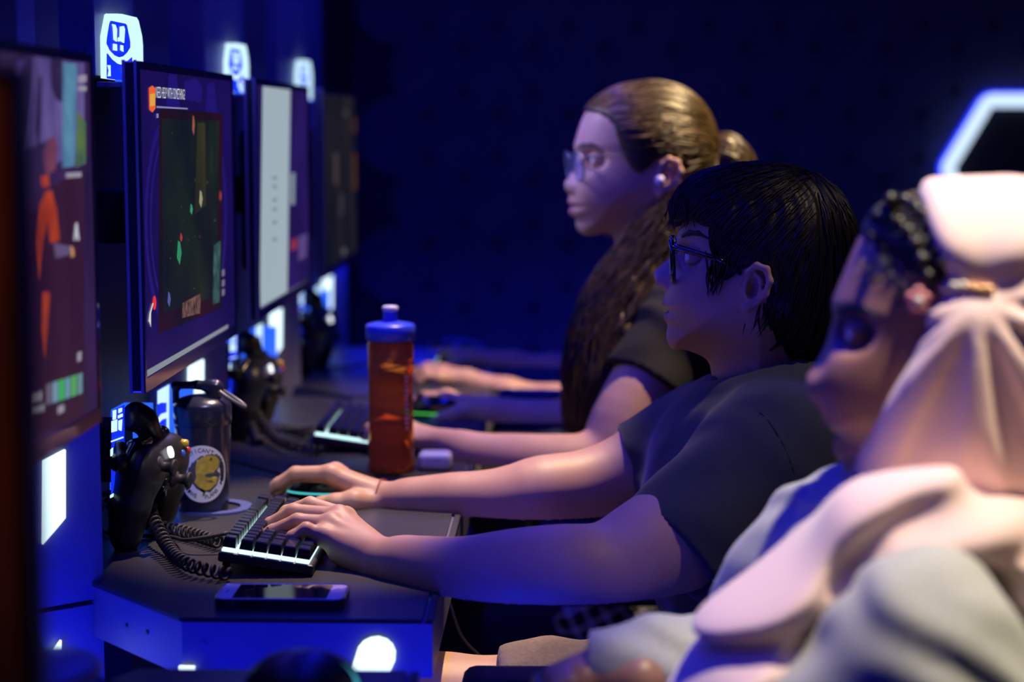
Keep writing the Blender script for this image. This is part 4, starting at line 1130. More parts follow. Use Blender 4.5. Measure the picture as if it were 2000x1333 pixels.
def strands(me, n, flow, steps, step, rad, lift=0.002, out=0.0, grav=0.0, seed=1, follow=1.0, rootfilter=None, curl=None):
    """tapered hair strands that run over a hair volume; three-sided tubes"""
    rg = np.random.default_rng(seed)
    co = V3(me).astype(float); pol = np.empty(len(me.polygons) * 4, np.int32); me.polygons.foreach_get('vertices', pol); pol = pol.reshape(-1, 4)
    tree = BVHTree.FromPolygons([tuple(c) for c in co], [tuple(q) for q in pol.tolist()])
    ids = rg.integers(0, len(co), n * 4); k = 0; V = []; Fq = []
    for i in ids:
        if k >= n: break
        p = Vector(co[i])
        if rootfilter and not rootfilter(p): continue
        k += 1
        pts = []; q = p.copy(); prevd = None; L = step * rg.uniform(0.6, 1.15); j = Vector(rg.normal(0, 0.12, 3)); ph = rg.uniform(0, 6.28)
        for t in range(steps):
            hit, nrm, fi, dist = tree.find_nearest(q)
            off = lift * (0.4 + t / steps)
            if hit is not None and dist < 0.022:
                q = hit.lerp(q, 1 - follow) + nrm * off
            pts.append(q.copy())
            d = Vector(flow(q)) + j
            if nrm is not None and dist < 0.03: d = d - nrm * d.dot(nrm) * 0.9
            if d.length < 1e-6: d = Vector((0, 0, -1))
            d.normalize(); d.z -= grav * t / steps
            if curl: d += Vector((math.cos(ph + t * 1.1), math.sin(ph * 1.7 + t * 0.9), math.sin(ph + t * 1.3))) * curl
            if prevd is not None: d = (d + prevd * 1.2).normalized()
            else: d.normalize()
            prevd = d; q = q + d * L
        add_strand(V, Fq, pts, rad * rg.uniform(0.7, 1.2))
    return V, Fq

def add_strand(V, Fq, pts, rad, tip=0.15):
    n = len(pts); base = len(V)
    for i, p in enumerate(pts):
        t = pts[min(i + 1, n - 1)] - pts[max(i - 1, 0)]
        if t.length < 1e-9: t = Vector((0, 0, -1))
        t.normalize(); a = t.cross(Vector((0.3, 0.9, 0.2))); a.normalize(); b = t.cross(a)
        s = i / (n - 1); r = rad * ((0.6 + 0.4 * min(1, s * 4)) if s < 0.3 else (1 - (1 - tip) * ((s - 0.3) / 0.7) ** 1.5))
        for k in range(3):
            an = 2 * PI * k / 3; V.append(p + (a * math.cos(an) + b * math.sin(an)) * r)
    for i in range(n - 1):
        for k in range(3):
            Fq.append((base + i * 3 + k, base + i * 3 + (k + 1) % 3, base + (i + 1) * 3 + (k + 1) % 3, base + (i + 1) * 3 + k))

def strand_obj(name, VF, m, parent):
    V, Fq = VF
    me = quad_mesh(name, np.array([tuple(v) for v in V]), np.array(Fq))
    o = link(name, me, m, parent); o['kind'] = 'stuff'
    return o

def px_chain(pts): return [(tuple(P(u, v, Y)), r) for u, v, Y, r in pts]
def px_limb(pts, n=3):
    q = catmull([tuple(P(u, v, Y)) + (r,) for u, v, Y, r in pts], n)
    return [(tuple(p[:3]), p[3]) for p in q]

def hand(F, wrist, knuckles, fingers, thumb, palm_r=(0.019, 0.0115)):
    """wrist: (xyz, r); knuckles: 4 points; fingers: 4 lists of (u, v, Y, r); thumb likewise"""
    w, wr = wrist
    for kn in knuckles: F.cap(w, kn[0], wr * 0.85, kn[1] * 1.0, 0.009)
    for a, b in zip(knuckles, knuckles[1:]): F.cap(a[0], b[0], a[1], b[1], 0.008)
    for kn, f in zip(knuckles, fingers): F.chain([kn] + px_chain(f), 0.0035)
    F.chain(px_chain(thumb), 0.006)

def folds(amp, waves):
    """gentle cloth folds; waves = [(direction, wavelength, phase, warp)]"""
    def f(p):
        v = 0
        for d, wl, ph, wp in waves:
            d = np.array(d, float)
            s = p @ d * (2 * PI / wl) + ph + wp * np.sin(p[:, 2] * 37 + p[:, 0] * 23) + wp * 0.7 * np.sin(p[:, 1] * 51 + p[:, 2] * 19)
            v = v + np.sin(s)
        return amp * v / len(waves)
    return f

def clip_plane(pt, n):
    pt = np.array(pt, float); n = np.array(n, float); n /= np.linalg.norm(n)
    return lambda p: (p - pt) @ n

def sleeve(F, a, b, ra, rb, k=0.02, inner=0.0125, hemdir=None):
    """open tube of cloth from a to the hem at b"""
    a = np.array(a, float); b = np.array(b, float); ax = (b - a) / np.linalg.norm(b - a); L = np.linalg.norm(b - a)
    n = np.array(hemdir, float) if hemdir is not None else ax; n /= np.linalg.norm(n)
    def outer(p):
        h = np.clip((p - a) @ ax / L, 0, 1.4)
        d = np.linalg.norm(p - a - (h * L)[:, None] * ax, axis=1) - (ra + (rb - ra) * np.minimum(h, 1.2))
        return np.maximum(d, (p - b) @ n)
    F.add(outer, (a + b) / 2, L * 0.5 + max(ra, rb) + 0.05, k)
    def bore(p):
        h = np.clip((p - a) @ ax / L, 0.86, 1.6)
        return np.linalg.norm(p - a - (h * L)[:, None] * ax, axis=1) - (ra + (rb - ra) * np.minimum(h, 1.3) - inner)
    return bore, (a + b) / 2 + ax * L * 0.4, L + max(ra, rb)

def glasses(root, H, rim_px, temple_px, half_w, gap, h, m_frame, m_lens, rad=0.0024, name='glasses'):
    """rim_px: top and bottom pixel of the front; temple_px: where the arms end"""
    g = obj(name, bmesh.new(), m_frame, root)
    b = bmesh.new()
    top, bot = rim_px
    cu = (top[0] + bot[0]) / 2; cv = (top[1] + bot[1]) / 2
    tilt = (bot[0] - top[0])
    for sd in (-1, 1):
        cw = sd * (gap / 2 + half_w); pts = []
        for i in range(28):
            a = 2 * PI * i / 28
            x = math.copysign(abs(math.cos(a)) ** 0.7, math.cos(a)); z = math.copysign(abs(math.sin(a)) ** 0.7, math.sin(a))
            v = cv + (bot[1] - top[1]) / 2 * z; u = cu + tilt / 2 * z
            q = H.W(u, v, cw + x * half_w)
            bow = 0.0035 * ((cw + x * half_w) / (gap / 2 + 2 * half_w)) ** 2
            pts.append(Vector(q) + Vector((bow, 0, 0)))
        add_tube(b, pts, rad, 8, True)
        lb = bmesh.new(); lb.faces.new([lb.verts.new(p) for p in pts])
        obj('lens', lb, m_lens, g)
        o = Vector(H.W(top[0], top[1] + (bot[1] - top[1]) * 0.16, sd * (gap / 2 + 2 * half_w))) + Vector((0.006, 0, 0))
        e = Vector(H.W(temple_px[0], temple_px[1], sd * 0.0775))
        e2 = Vector(H.W(temple_px[0] + 45, temple_px[1] + 30, sd * 0.074))
        add_tube(b, [o, o.lerp(e, 0.1), o.lerp(e, 0.5), e, e2], [rad * 1.1, rad * 1.2, rad, rad * 0.9, rad * 0.8], 6)
    add_tube(b, [H.W(cu, top[1] + (bot[1] - top[1]) * 0.3, -gap / 2), H.W(cu - 3, top[1] + (bot[1] - top[1]) * 0.22, 0), H.W(cu, top[1] + (bot[1] - top[1]) * 0.3, gap / 2)], rad, 6)
    b.to_mesh(g.data); b.free()
    g.data.polygons.foreach_set('use_smooth', np.ones(len(g.data.polygons), bool))
    return g

m_lens = mat('lens', (0.9, 0.92, 1.0), 0.02, trans=0.0, alpha=0.14, coat=1.0)
m_hair_black = mat('hair black', (0.007, 0.006, 0.006), 0.42, bump=(500, 0.1))
m_black_cloth = mat('black trousers', (0.010, 0.010, 0.012), 0.85, bump=(400, 0.15))
m_denim = mat('dark trousers', (0.02, 0.022, 0.035), 0.8, bump=(400, 0.15))

def cast(F, u, v, y0, y1, n=240):
    """first point of the skin along the line of sight through a photograph pixel"""
    ys = np.linspace(y0, y1, n); pts = np.array([tuple(P(u, v, y)) for y in ys]); d = F(pts)
    i = np.argmax(d < 0)
    return pts[i] if (d < 0).any() else pts[n // 2]

def brow(root, H, F, pts, rr, m):
    """eyebrow lying on the skin, mirrored to the far side"""
    c = [cast(F, u, v, H.Y - 0.10, H.Y + 0.02) for u, v in pts]
    for sd in (1, -1):
        cc = []
        for p, r in zip(c, rr):
            if sd < 0:
                a, b, w = (float(q[0]) for q in H.frame(p[None])); d = a - H.c.x
                p = np.array((H.c.x + d * H.cs + w * H.sn, H.Y + d * H.sn - w * H.cs, b))
            cc.append((tuple(p), r))
        B = Field(); B.chain(cc, 0.003); B.add(lambda p: F(p) - 0.0011, cc[0][0], 9, 0.001, '&')
        lo = np.min([q[0] for q in cc], 0) - 0.012; hi = np.max([q[0] for q in cc], 0) + 0.012
        v, q = isosurface(B, lo, hi, 0.0012, 8)
        if len(q): link('eyebrow', quad_mesh('eyebrow', v, q), m, root)

# ------------------------------------------------------------------ the boy in glasses
def person_boy():
    root = thing('person', 'person with black hair and dark glasses in a dark green t-shirt, typing beside the phone', 'person', (0.30, 2.06, 0))
    off = -root.location
    HY = 2.07
    H = Head(HY, -0.07, 1490, 520)
    F = Field()
    H.base(F, [(1330, 425), (1324, 458), (1321, 478), (1325, 497), (1321, 517), (1313, 541), (1303, 563), (1299, 576), (1294.5, 586), (1293, 594), (1298, 602), (1300, 609), (1297, 619), (1298.5, 627), (1304.5, 636), (1302, 650), (1303, 666), (1309, 679), (1320, 685), (1338, 685), (1358, 691), (1376, 700), (1386, 712), (1389, 728), (1394, 745), (1404, 768), (1425, 800), (1450, 850),
               (1535, 850), (1556, 780), (1564, 740), (1578, 705), (1600, 665), (1630, 615), (1650, 560), (1656, 500), (1648, 440), (1622, 390), (1580, 355), (1520, 336), (1460, 336), (1400, 347), (1357, 375), (1337, 403)], 0.10, lambda a, b: 1.30 + 0.25 * np.clip((H.ab(1300, 560)[1] - b) / 0.07, 0, 1))
    H.nose(F, [(1327, 490), (1310, 503), (1293, 518), (1281, 530), (1276.5, 538), (1279, 548), (1290, 557), (1299, 566), (1318, 572), (1332, 545), (1336, 510)], 0.0150)
    for sd in (-1, 1):
        F.ell(H.W(1300, 552, sd * 0.0125), (0.0095, 0.0065, 0.0075), 0.007, '+', H.R())
        F.ell(H.W(1289, 558, sd * 0.006), (0.0045, 0.0028, 0.0025), 0.002, '-', H.R())
        F.ell(H.W(1395, 560, sd * 0.040), (0.03, 0.016, 0.022), 0.04, '+', H.R())       # cheek
    F.ell(H.W(1304, 605), (0.0135, 0.021, 0.0036), 0.003, '-', H.R())                    # parted lips
    H.eyes(F, 1355, 500, 0.031)
    H.ear(F, 1481, 562, 0.053, 0.071, 0.20, 0.42)
    # torso, arms and hands
    shN = P(1520, 880, 1.90); shF = P(1345, 842, 2.23)
    nb = P(1495, 800, HY)
    F.cap(tuple(P(1510, 900, 1.92)), tuple(P(1375, 875, 2.20)), 0.040, 0.040, 0.02)
    F.cap(tuple(P(1490, 880, HY)), tuple(P(1490, 1100, 2.07)), 0.055, 0.10, 0.04)
    F.chain(px_limb([(1520, 880, 1.90, 0.05), (1345, 1030, 1.855, 0.050), (1262, 1085, 1.83, 0.047), (1180, 1128, 1.81, 0.0425), (1100, 1125, 1.80, 0.0425), (1000, 1127, 1.80, 0.039), (905, 1127, 1.815, 0.0315), (830, 1110, 1.84, 0.0245), (752, 1096, 1.868, 0.0205)]), 0.02)
    F.cap(tuple(P(1150, 1172, 1.805)), tuple(P(1185, 1165, 1.805)), 0.018, 0.018, 0.02)
    F.chain(px_limb([(1345, 842, 2.23, 0.048), (1235, 925, 2.215, 0.044), (1140, 962, 2.20, 0.042), (1060, 973, 2.19, 0.0425), (1000, 984, 2.19, 0.036), (900, 980, 2.195, 0.028), (840, 980, 2.20, 0.0225), (765, 980, 2.205, 0.0205)]), 0.02)
    # left hand on the keys
    kn = px_chain([(676, 1010, 1.955, 0.0098), (662, 1010, 1.935, 0.0100), (645, 1025, 1.915, 0.0098), (629, 1048, 1.897, 0.0092)])
    hand(F, (tuple(P(748, 1096, 1.87)), 0.0212), kn,
         [[(606, 985, 1.972, 0.0080), (560, 1000, 1.982, 0.0072), (530, 1030, 1.984, 0.0062)],
          [(573, 999, 1.945, 0.0082), (528, 1024, 1.950, 0.0072), (504, 1045, 1.952, 0.0060)],
          [(581, 1018, 1.917, 0.0081), (532, 1038, 1.919, 0.0071), (506, 1052, 1.920, 0.0060)],
          [(598, 1034, 1.895, 0.0074), (571, 1049, 1.892, 0.0065), (559, 1070, 1.892, 0.0056)]],
         [(735, 1090, 1.895, 0.015), (690, 1075, 1.945, 0.013), (645, 1066, 1.97, 0.0105), (605, 1060, 1.975, 0.0085)])
    F.cap(tuple(P(735, 1108, 1.873)), tuple(P(664, 1082, 1.893)), 0.0175, 0.012, 0.012)
    for kq in kn[1:]:
        F.cap(tuple(P(725, 1072, 1.878)), tuple(np.array(kq[0]) + np.array((0, 0, 0.0045))), 0.006, 0.0062, 0.006)
    # right hand on the mouse
    kn = px_chain([(645, 927, 2.215, 0.0112), (655, 925, 2.24, 0.0112), (666, 931, 2.262, 0.0105), (680, 942, 2.282, 0.0098)])
    hand(F, (tuple(P(758, 980, 2.21)), 0.0212), kn,
         [[(578, 927, 2.222, 0.0098), (545, 946, 2.226, 0.0084), (523, 961, 2.23, 0.0070)],
          [(592, 928, 2.25, 0.0096), (560, 945, 2.252, 0.0082), (542, 962, 2.255, 0.0070)],
          [(618, 930, 2.275, 0.0090), (592, 944, 2.283, 0.0078), (577, 955, 2.285, 0.0066)],
          [(645, 944, 2.296, 0.0080), (622, 950, 2.302, 0.0070), (607, 957, 2.303, 0.0062)]],
         [(728, 985, 2.20, 0.0165), (690, 982, 2.188, 0.0150), (655, 984, 2.185, 0.0115), (628, 987, 2.192, 0.0098), (602, 991, 2.20, 0.0078)])
    F.cap(tuple(P(735, 990, 2.225)), tuple(P(690, 975, 2.255)), 0.017, 0.014, 0.012)
    lips = Field().ell(H.W(1297, 592), (0.009, 0.0215, 0.0048), 0).ell(H.W(1299, 619), (0.008, 0.020, 0.0055), 0)
    # legs
    G = Field()
    for hy, ky, kz in ((1.96, 1.93, 0.565), (2.16, 2.19, 0.41)):
        G.chain([((0.32, hy, 0.56), 0.085), ((-0.14, ky, kz), 0.062), ((-0.17, ky, kz - 0.035), 0.055)], 0.03)
        G.chain([((-0.17, ky, kz - 0.035), 0.055), ((-0.15, ky, 0.36), 0.052), ((-0.13, ky, 0.10), 0.036), ((-0.20, ky, 0.05), 0.035)], 0.03)
    G.cap((0.32, 1.98, 0.58), (0.32, 2.14, 0.58), 0.10, 0.10, 0.04); G.cap((0.32, 2.06, 0.58), (0.24, 2.06, 0.78), 0.09, 0.08, 0.04)
    me = body_mesh([(cut(F, 0.905, False), (-0.36, 1.72, 0.735), (0.36, 2.37, 0.92), 0.0024), (cut(F, 0.9045, True), (0.06, 1.96, 0.89), (0.36, 2.18, 1.175), 0.0019), (G, (-0.30, 1.80, 0.0), (0.46, 2.32, 0.95), 0.010)], lips)
    b = link('body', me, skin_mat('skin light', (0.52, 0.32, 0.21), (0.42, 0.18, 0.15)), root)
    H.eyeballs(root)
    brow(root, H, F, [(1333, 461), (1346, 455), (1364, 456), (1384, 466)], [0.0026, 0.0032, 0.0028, 0.0012], m_hair_black)
    # hair
    K = Field()
    hp_ = [(1315, 440), (1312, 410), (1325, 374), (1352, 347), (1400, 329), (1450, 321), (1500, 319), (1550, 325), (1600, 345), (1640, 380), (1664, 425), (1674, 475), (1665, 540), (1650, 600), (1628, 660), (1600, 702), (1550, 712), (1500, 690), (1440, 660), (1360, 640), (1335, 560), (1322, 480)]
    K.add(inflate(H.prof(hp_, 5), H.frame, 0.10, 1.18), tuple(H.c), 0.3, 0)
    K.add(H.prism([(1306, 405), (1316, 438), (1327, 446), (1346, 430), (1362, 424), (1382, 442), (1397, 446), (1401, 480), (1411, 515), (1401, 545), (1391, 570), (1405, 568), (1430, 543), (1454, 523), (1478, 516), (1502, 524), (1513, 548), (1511, 582), (1506, 612), (1512, 636), (1492, 650), (1505, 672), (1525, 694), (1560, 708), (1610, 716), (1710, 650), (1730, 450), (1660, 320), (1500, 285), (1350, 310), (1285, 385)], 0, 3), tuple(H.c), 9, 0.006, '&')
    K.disp = lambda p: 0.0013 * np.sin((p[:, 0] * 0.8 + p[:, 1] * 0.6) * 420 + np.sin(p[:, 2] * 60) * 2)
    hm = sdf_mesh('hair', [(K, (0.06, 1.96, 0.86), (0.38, 2.19, 1.18), 0.003)])
    hob = link('hair', hm, m_hair_black, root)
    crown = Vector(H.W(1585, 345))
    def flow(q):
        d = q - crown; d.normalize()
        fwd = Vector((-1, 0, 0)) if q.x < crown.x else Vector((0.25, 0, 0))
        return d * 0.6 + fwd * (0.9 if q.z > H.ab(1, 470)[1] else 0.2) + Vector((0, 0, -0.75))
    strand_obj('hair_strands', strands(hm, 2600, flow, 9, 0.0085, 0.00115, 0.0022, grav=0.25, seed=3), m_hair_black, root)
    # wisps: fringe, in front of the ear, over the nape
    rg = np.random.default_rng(5); Vv, Fq = [], []
    for (u0, v0, u1, v1, n, sw, sp, w0, w1) in ((1330, 395, 1316, 446, 34, 10, 12, -0.05, 0.05), (1350, 400, 1345, 446, 24, 14, 14, -0.06, 0.06), (1412, 502, 1398, 576, 26, 12, 7, -0.078, -0.070), (1510, 600, 1478, 652, 16, 14, 10, -0.066, -0.055), (1530, 650, 1490, 684, 22, 22, 10, -0.055, -0.03), (1512, 560, 1500, 640, 10, 6, 8, -0.072, -0.064)):
        for i in range(n):
            w = rg.uniform(w0, w1); a_ = Vector(H.W(u0 + rg.normal(0, sw), v0 + rg.normal(0, 6), w)); b_ = Vector(H.W(u1 + rg.normal(0, sp), v1 + rg.normal(0, 6), w * 1.03))
            c_ = a_.lerp(b_, 0.5) + Vector((rg.normal(0, 0.003), -0.004, rg.normal(0, 0.002)))
            add_strand(Vv, Fq, [Vector(q) for q in catmull([a_, c_, b_], 4)], 0.0013)
    strand_obj('hair_wisps', (Vv, Fq), m_hair_black, root)
    # shirt
    T = Field()
    T.cap(tuple(P(1540, 905, 1.915)), tuple(P(1375, 885, 2.215)), 0.074, 0.070, 0.04)
    T.cap(tuple(P(1520, 865, 2.03)), tuple(P(1440, 860, 2.13)), 0.072, 0.066, 0.05)
    T.ell(tuple(P(1500, 1010, 2.06)), (0.125, 0.19, 0.16), 0.06)
    T.cap(tuple(P(1480, 1050, 2.06)), (0.285, 2.06, 0.60), 0.125, 0.135, 0.06)
    T.cap((0.27, 1.99, 0.66), (0.27, 2.13, 0.66), 0.115, 0.115, 0.06)
    T.cap(tuple(P(1590, 840, 2.07)), tuple(P(1620, 1050, 2.07)), 0.075, 0.095, 0.06)
    bN = sleeve(T, P(1515, 890, 1.905), P(1312, 1086, 1.845), 0.070, 0.0715, 0.045)
    bF = sleeve(T, P(1375, 860, 2.222), P(1238, 912, 2.215), 0.064, 0.0545, 0.045)
    T.add(inflate(H.prof([(1388, 742), (1412, 772), (1460, 790), (1520, 770), (1560, 728), (1590, 700), (1600, 690), (1600, 600), (1380, 600)], 3), H.frame, 0.10, 1.32), tuple(P(1490, 700, HY)), 0.2, 0.008, '-')
    T.disp = folds(0.0030, [((0.6, 0.3, 0.75), 0.075, 0.3, 1.6), ((0.8, -0.4, -0.45), 0.11, 1.1, 1.3), ((0.1, 0.9, 0.3), 0.13, 2.0, 1.2)])
    for bo in (bN, bF): T.add(bo[0], bo[1], bo[2], 0.003, '-')
    m_sh = mat('shirt dark green', (0.020, 0.030, 0.026), 0.85, noise=(260, 0.12), bump=(900, 0.10), sheen=0.2)
    sm = sdf_mesh('t_shirt', [(T, (-0.02, 1.76, 0.52), (0.46, 2.36, 1.0), 0.0036)])
    so = link('t_shirt', sm, m_sh, root)
    # shoulder and hem seams
    for path in ([(1478, 802), (1500, 822), (1528, 866), (1546, 910), (1556, 950)], [(1226, 1000), (1270, 1028), (1325, 1074), (1375, 1120), (1412, 1156)]):
        pts = [Vector(cast(T, u, v, 1.72, 2.1)) for u, v in catmull(path, 6)]
        obj('seam', tube(pts, 0.0010, 6), mat('seam thread', (0.006, 0.009, 0.008), 0.9), so, True)
    # collar rib
    col = [P(1395, 745, 2.065), P(1412, 768, 2.03), P(1455, 778, 1.995), P(1515, 748, 1.99), P(1560, 716, 2.02), P(1575, 702, 2.07), P(1560, 716, 2.12), P(1515, 745, 2.15), P(1450, 765, 2.14), P(1408, 755, 2.10)]
    obj('collar', tube(catmull(col, 5, True), 0.0075, 8, True), m_sh, so, True)
    # shorts
    Q = Field()
    for hy, ky, kz in ((1.96, 1.93, 0.570), (2.16, 2.19, 0.43)):
        Q.chain([((0.32, hy, 0.555), 0.095), ((0.10, (hy + ky) / 2, (kz + 0.55) / 2), 0.084), ((-0.045, ky, kz - 0.002), 0.080)], 0.03)
    Q.cap((0.31, 1.98, 0.58), (0.31, 2.14, 0.58), 0.115, 0.115, 0.05)
    Q.disp = folds(0.005, [((0.9, 0.2, 0.3), 0.08, 0.3, 1.6), ((0.5, -0.6, 0.6), 0.06, 1.1, 1.5)])
    Q.add(clip_plane((-0.067, 2.06, 0.57), (-1, 0, 0)), (0, 2, 0.5), 9, 0.003, '&')
    link('shorts', sdf_mesh('shorts', [(Q, (-0.15, 1.80, 0.44), (0.46, 2.32, 0.72), 0.006)]), mat('khaki cloth', (0.20, 0.16, 0.11), 0.9, noise=(200, 0.15), bump=(500, 0.2)), root)
    for ky in (1.93, 2.19):
        Z = Field().ell((-0.20, ky, 0.045), (0.13, 0.045, 0.05), 0).ell((-0.13, ky, 0.07), (0.055, 0.045, 0.055), 0.03).add(lambda p: -p[:, 2], (0, 0, 0), 9, 0.003, '&')
        link('shoe', sdf_mesh('shoe', [(Z, (-0.35, ky - 0.06, -0.01), (-0.05, ky + 0.06, 0.14), 0.006)]), mat('shoe black', (0.02, 0.02, 0.022), 0.5), root)
    # glasses and wrist string
    glasses(root, H, ((1313.5, 471), (1317, 551)), (1412, 506), 0.0255, 0.017, 0.046, mat('frame black', (0.008, 0.007, 0.010), 0.12, coat=1.0), m_lens, 0.0034)
    wp = P(742, 976, 2.212); ax = (P(765, 980, 2.205) - P(720, 968, 2.215)).normalized()
    Mq = Matrix.Translation(wp) @ ax.to_track_quat('Z', 'Y').to_matrix().to_4x4()
    obj('wrist_string', tube([Mq @ Vector((0.0235 * math.cos(t), 0.0255 * math.sin(t), 0.002 * math.sin(3 * t))) for t in np.linspace(0, 2 * PI, 41)[:-1]], 0.0007, 5, True), mat('string red', (0.35, 0.03, 0.03), 0.6), root, True)
    rebase(root)
    return root

def rebase(root):
    """parts were built in place; keep them there under the empty"""
    bpy.context.view_layer.update()
    inv = Matrix.Translation(-root.location)
    for c in root.children: c.matrix_parent_inverse = inv

# ------------------------------------------------------------------ the girl with the ponytail
def person_ponytail():
    root = thing('person', 'person with a brown ponytail, clear glasses and a black t-shirt, seated behind the orange bottle', 'person', (0.27, 2.78, 0))
    HY = 2.78
    H = Head(HY, 0.20, 1270, 300)
    F = Field()
    H.base(F, [(1141, 222), (1131, 245), (1123, 271), (1120, 288), (1127, 307), (1128, 325), (1126, 345), (1121, 362), (1115, 376), (1112, 386), (1108, 392), (1110, 399), (1113, 402), (1109, 409), (1111, 418), (1121, 426), (1123, 438), (1128, 450), (1140, 458), (1162, 457), (1183, 452), (1195, 458), (1201, 475), (1214, 500), (1228, 530), (1250, 580),
               (1370, 580), (1372, 480), (1380, 420), (1392, 350), (1398, 290), (1385, 235), (1352, 195), (1308, 175), (1250, 171), (1196, 184), (1158, 204)], 0.10, lambda a, b: 1.32 + 0.25 * np.clip((H.ab(1100, 370)[1] - b) / 0.07, 0, 1))
    H.nose(F, [(1129, 302), (1121, 322), (1111, 342), (1101, 354), (1099.5, 361), (1103, 370), (1113, 375), (1126, 376), (1136, 355), (1138, 320)], 0.0150)
    for sd in (-1, 1):
        F.ell(H.W(1117, 366, sd * 0.0125), (0.0085, 0.0065, 0.007), 0.007, '+', H.R())
        F.ell(H.W(1172, 365, sd * 0.040), (0.032, 0.016, 0.024), 0.04, '+', H.R())
    F.ell(H.W(1111, 402), (0.0125, 0.020, 0.0013), 0.003, '-', H.R())
    H.eyes(F, 1151, 312, 0.031)
    H.ear(F, 1279, 346, 0.058, 0.071, 0.18, 0.5)
    F.cap(tuple(P(1330, 630, 2.63)), tuple(P(1330, 600, 2.95)), 0.05, 0.05, 0.03)
    F.cap(tuple(P(1300, 580, HY)), tuple(P(1330, 900, HY)), 0.07, 0.10, 0.05)
    F.chain(px_limb([(1325, 630, 2.63, 0.048), (1262, 745, 2.585, 0.043), (1215, 830, 2.555, 0.040), (1178, 905, 2.535, 0.036), (1100, 905, 2.525, 0.033), (1010, 898, 2.52, 0.029), (930, 890, 2.525, 0.024), (872, 872, 2.535, 0.0195)]), 0.02)
    kn = px_chain([(800, 838, 2.585, 0.0100), (798, 838, 2.57, 0.0100), (794, 846, 2.553, 0.0100), (792, 858, 2.538, 0.0095)])
    hand(F, (tuple(P(868, 868, 2.54)), 0.0195), kn,
         [[(755, 822, 2.60, 0.0085), (728, 832, 2.605, 0.0075), (716, 850, 2.605, 0.0065)], [(750, 825, 2.585, 0.0085), (720, 838, 2.587, 0.0075), (708, 852, 2.587, 0.0065)],
          [(752, 832, 2.565, 0.0083), (724, 846, 2.565, 0.0073), (712, 858, 2.565, 0.0063)], [(757, 846, 2.545, 0.0078), (735, 860, 2.545, 0.0068), (726, 868, 2.545, 0.006)]],
         [(850, 866, 2.555, 0.014), (815, 860, 2.585, 0.012), (782, 858, 2.60, 0.010), (758, 858, 2.60, 0.008)])
    F.chain(px_limb([(1325, 600, 2.93, 0.048), (1240, 760, 2.91, 0.042), (1180, 838, 2.90, 0.036), (1110, 828, 2.89, 0.032), (1010, 818, 2.885, 0.0255), (930, 803, 2.885, 0.0195)]), 0.02)
    kn = px_chain([(868, 778, 2.895, 0.0105), (872, 775, 2.915, 0.0105), (880, 777, 2.935, 0.010), (890, 782, 2.95, 0.0095)])
    hand(F, (tuple(P(926, 803, 2.887)), 0.0195), kn,
         [[(828, 776, 2.905, 0.009), (806, 786, 2.91, 0.008), (792, 798, 2.91, 0.007)], [(834, 776, 2.925, 0.009), (812, 786, 2.93, 0.008), (798, 798, 2.93, 0.007)],
          [(848, 778, 2.945, 0.0085), (828, 788, 2.95, 0.0075), (816, 798, 2.95, 0.0065)], [(864, 784, 2.96, 0.008), (848, 792, 2.965, 0.007), (838, 800, 2.965, 0.006)]],
         [(910, 808, 2.88, 0.0145), (888, 812, 2.872, 0.013), (866, 816, 2.872, 0.0105), (846, 820, 2.875, 0.0085)])
    lips = Field().ell(H.W(1110, 394), (0.009, 0.020, 0.0050), 0).ell(H.W(1111, 410), (0.009, 0.019, 0.0058), 0)
    me = body_mesh([(cut(F, 1.0, False), (-0.34, 2.46, 0.735), (0.34, 3.02, 1.02), 0.0032), (cut(F, 0.9995, True), (-0.02, 2.66, 0.98), (0.28, 2.90, 1.27), 0.0022)], lips)
    link('body', me, skin_mat('skin light warm', (0.54, 0.34, 0.24), (0.42, 0.17, 0.16)), root)
    H.eyeballs(root)
    m_hb = mat('hair brown', (0.055, 0.037, 0.016), 0.32, noise=(40, 0.45), bump=(400, 0.1))
    m_hd = mat('hair dark brown', (0.038, 0.023, 0.013), 0.40, noise=(40, 0.5), bump=(400, 0.1))
    brow(root, H, F, [(1130, 288), (1140, 283), (1156, 282), (1175, 290)], [0.0022, 0.0028, 0.0024, 0.0012], m_hd)
    K = Field()
    hp_ = [(1135, 224), (1148, 203), (1190, 175), (1230, 163), (1270, 158), (1310, 163), (1345, 178), (1375, 205), (1396, 245), (1404, 285), (1400, 330), (1388, 380), (1372, 440), (1330, 470), (1250, 470), (1190, 440), (1140, 400), (1130, 300)]
    K.add(inflate(H.prof(hp_, 5), H.frame, 0.10, 1.22), tuple(H.c), 0.3, 0)
    K.add(H.prism([(1125, 225), (1142, 218), (1163, 222), (1180, 240), (1187, 275), (1200, 310), (1222, 338), (1240, 332), (1256, 312), (1285, 301), (1306, 318), (1312, 350), (1302, 388), (1282, 412), (1262, 440), (1250, 470), (1280, 500), (1400, 500), (1430, 300), (1400, 180), (1280, 130), (1150, 160)], 0, 3), tuple(H.c), 9, 0.006, '&')
    hm = sdf_mesh('hair', [(K, (0.0, 2.66, 1.0), (0.28, 2.90, 1.29), 0.0036)])
    link('hair', hm, m_hb, root)
    tie = Vector(H.W(1402, 300))
    def flow(q):
        d = tie - q; d.normalize(); return d + Vector((0, 0, 0.25 * max(0, (tie.x - q.x) / 0.2)))
    strand_obj('hair_strands', strands(hm, 1500, flow, 9, 0.010, 0.0017, 0.0016, seed=8, rootfilter=lambda p: (p - tie).length > 0.03), m_hb, root)
    # ponytail bunch and tie
    Fp = Field().chain([(tuple(H.W(1395, 300)), 0.020), (tuple(H.W(1420, 300)), 0.026), (tuple(H.W(1438, 325)), 0.028), (tuple(H.W(1436, 380)), 0.030), (tuple(H.W(1425, 470)), 0.026), (tuple(H.W(1415, 560)), 0.018)], 0.02)
